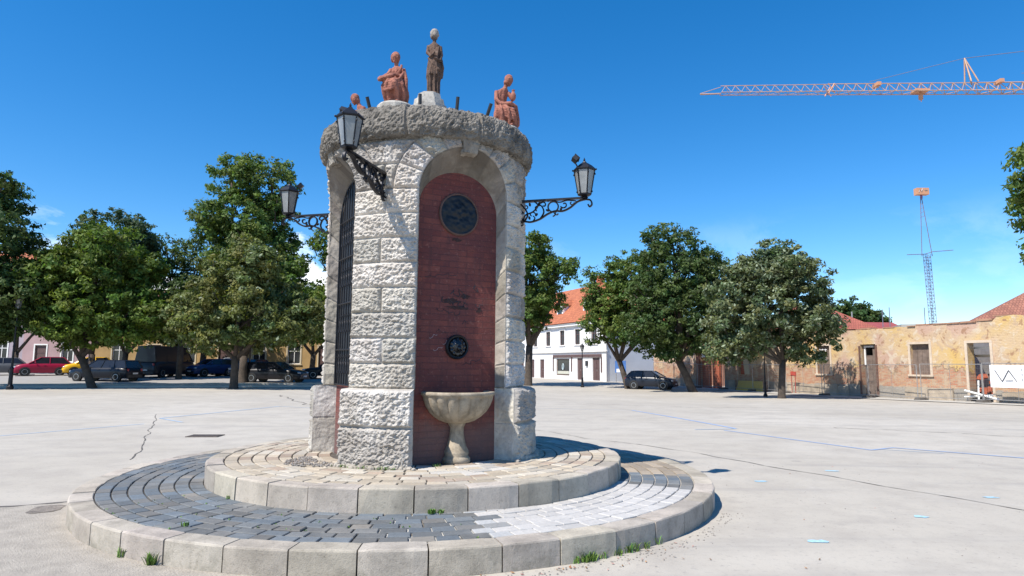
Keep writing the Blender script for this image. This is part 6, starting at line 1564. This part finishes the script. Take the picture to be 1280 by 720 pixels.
    for x in ax:
        for s in (-1, 1):
            q = MB(); nn_ = 20; y0, y1 = s*(w2-.19), s*(w2+.006)
            q.add([(x+(wr+.055)*math.cos(2*PI*i/nn_), y, wr+.01+(wr+.055)*math.sin(2*PI*i/nn_)) for y in (y0, s*(w2+.002)) for i in range(nn_)], [(i, (i+1) % nn_, nn_+(i+1) % nn_, nn_+i) for i in range(nn_)]+[tuple(range(nn_)), tuple(range(nn_, 2*nn_))]); ar = q.build('wheel_arch', M['black'], t, recalc=True)
            we = bpy.data.objects.new('wheel', None); C.objects.link(we); we.parent = t; we.location = (x, s*(w2-.06), wr)
            q = MB(); prof = [(wr*.62, -.09), (wr*.95, -.095), (wr, -.06), (wr, .06), (wr*.95, .085), (wr*.62, .08)]
            q.lathe(prof, 22); q.xf(Matrix.Rotation(R(-90)*s*-1, 4, 'X')); q.build('tyre', M['tyre'], we, recalc=True)
            q = MB(); q.lathe([(wr*.64, .05), (wr*.64, .09), (wr*.56, .092), (wr*.54, .06)], 22)
            for i in range(5):
                a = 2*PI*i/5; c_, s_ = math.cos(a), math.sin(a); w_ = .025
                q.hexa([(-s_*w_, c_*w_, .055), (s_*w_, -c_*w_, .055), (s_*w_+c_*wr*.6, -c_*w_+s_*wr*.6, .055), (-s_*w_+c_*wr*.6, c_*w_+s_*wr*.6, .055), (-s_*w_, c_*w_, .09), (s_*w_, -c_*w_, .09), (s_*w_+c_*wr*.6, -c_*w_+s_*wr*.6, .085), (-s_*w_+c_*wr*.6, c_*w_+s_*wr*.6, .085)])
            q.xf(Matrix.Rotation(R(90)*s, 4, 'X') if s > 0 else Matrix.Rotation(R(-90)*-s*-1 if False else R(90), 4, 'X'))
            if s > 0: q.xf(Matrix.Rotation(PI, 4, 'X'))
            q.build('rim', M['rim'], we, recalc=True)
    for s in (-1, 1):
        q = MB(); q.ell((-h+.17, s*w2*.70, .68), (.16, .17, .075), None, 10, 7); q.build('headlight', M['lens'], t, smooth=True)
        q = MB(); q.ell((h-.05, s*w2*.74, .80 if style != 'van' else 1.0), (.07, .12, .12), None, 10, 7); q.build('taillight', M['redlens'], t, smooth=True)
        q = MB(); q.ell((xb0+.45, s*(w2+.07), bz+.10), (.07, .10, .065), None, 8, 6); q.build('mirror', pm, t, smooth=True)
    q = MB(); q.box((-h-.03, -w2*.78, .25), (-h+.12, w2*.78, .42)); q.box((h-.12, -w2*.80, .26), (h+.03, w2*.80, .44)); q.build('bumper', M['black'], t)
    q = MB(); q.box((-h-.045, -.26, .38), (-h-.031, .26, .49)); q.build('number_plate', M['plate'], t)
    q = MB(); q.box((h+.031, -.26, .50), (h+.045, .26, .61)); q.build('number_plate', M['plate'], t)
    q = MB(); q.box((-h-.01, -w2*.42, .52), (-h+.06, w2*.42, .64)); q.build('grille', M['black'], t)
    for s in (-1, 1):
        q = MB(); q.box((.05, s*(w2+.004)-.01*(s > 0), .80), (.25, s*(w2+.012), .835)) if s > 0 else q.box((.05, -(w2+.012), .80), (.25, -(w2-.006), .835)); q.build('door_handle', M['black'], t)
    return t
car('dark navy estate car parked along the kerb behind the bright green tree trunk', (-29.2, 47.4), R(-9), 4.7, 1.8, 1.5, 'wagon', (.005, .008, .016))
car('crimson small hatchback facing the square beside the yellow car', (-38.6, 54.2), R(35), 3.9, 1.68, 1.52, 'hatch', (.30, .012, .045))
car('bright yellow small car between the crimson hatchback and the navy estate', (-35.8, 55.6), R(40), 3.7, 1.65, 1.5, 'hatch', (.75, .42, .02))
car('grey car cut off at the left edge of the picture', (-42.3, 54.0), R(35), 4.0, 1.7, 1.45, 'hatch', (.12, .125, .13))
car('dark car whose roof shows just behind the navy estate', (-31.0, 56.5), R(60), 4.1, 1.7, 1.5, 'hatch', (.02, .022, .03))
car('dark boxy delivery van parked with its back to the square', (-28.1, 53.6), R(-100), 4.9, 1.95, 2.45, 'van', (.025, .027, .036), 'parked_van')
car('small deep blue car right of the dark boxy van', (-25.0, 54.8), R(55), 3.7, 1.65, 1.45, 'hatch', (.025, .05, .15))
car('silver car tucked behind the small deep blue car', (-24.9, 58.4), R(60), 4.0, 1.7, 1.5, 'hatch', (.36, .38, .40))
car('dark blue-grey car nose-on left of the black estate', (-21.3, 53.6), R(80), 3.9, 1.68, 1.45, 'hatch', (.03, .035, .06))
car('black estate car with a bright chrome rear side window sill', (-16.9, 47.3), R(172), 4.35, 1.75, 1.45, 'wagon', (.012, .012, .016), sheen=True)
car('black car whose rear wheel shows beyond the nose of the black estate', (-14.6, 52.6), R(20), 4.1, 1.7, 1.42, 'sedan', (.015, .015, .02))
car('dark red car in the shade nearest the left pier of the tower', (-14.3, 56.6), R(70), 4.0, 1.7, 1.46, 'hatch', (.12, .012, .02))
car('black hatchback parked in the tree shade before the bluish wall', (11.3, 53.2), R(152), 3.95, 1.78, 1.47, 'hatch', (.015, .02, .032))
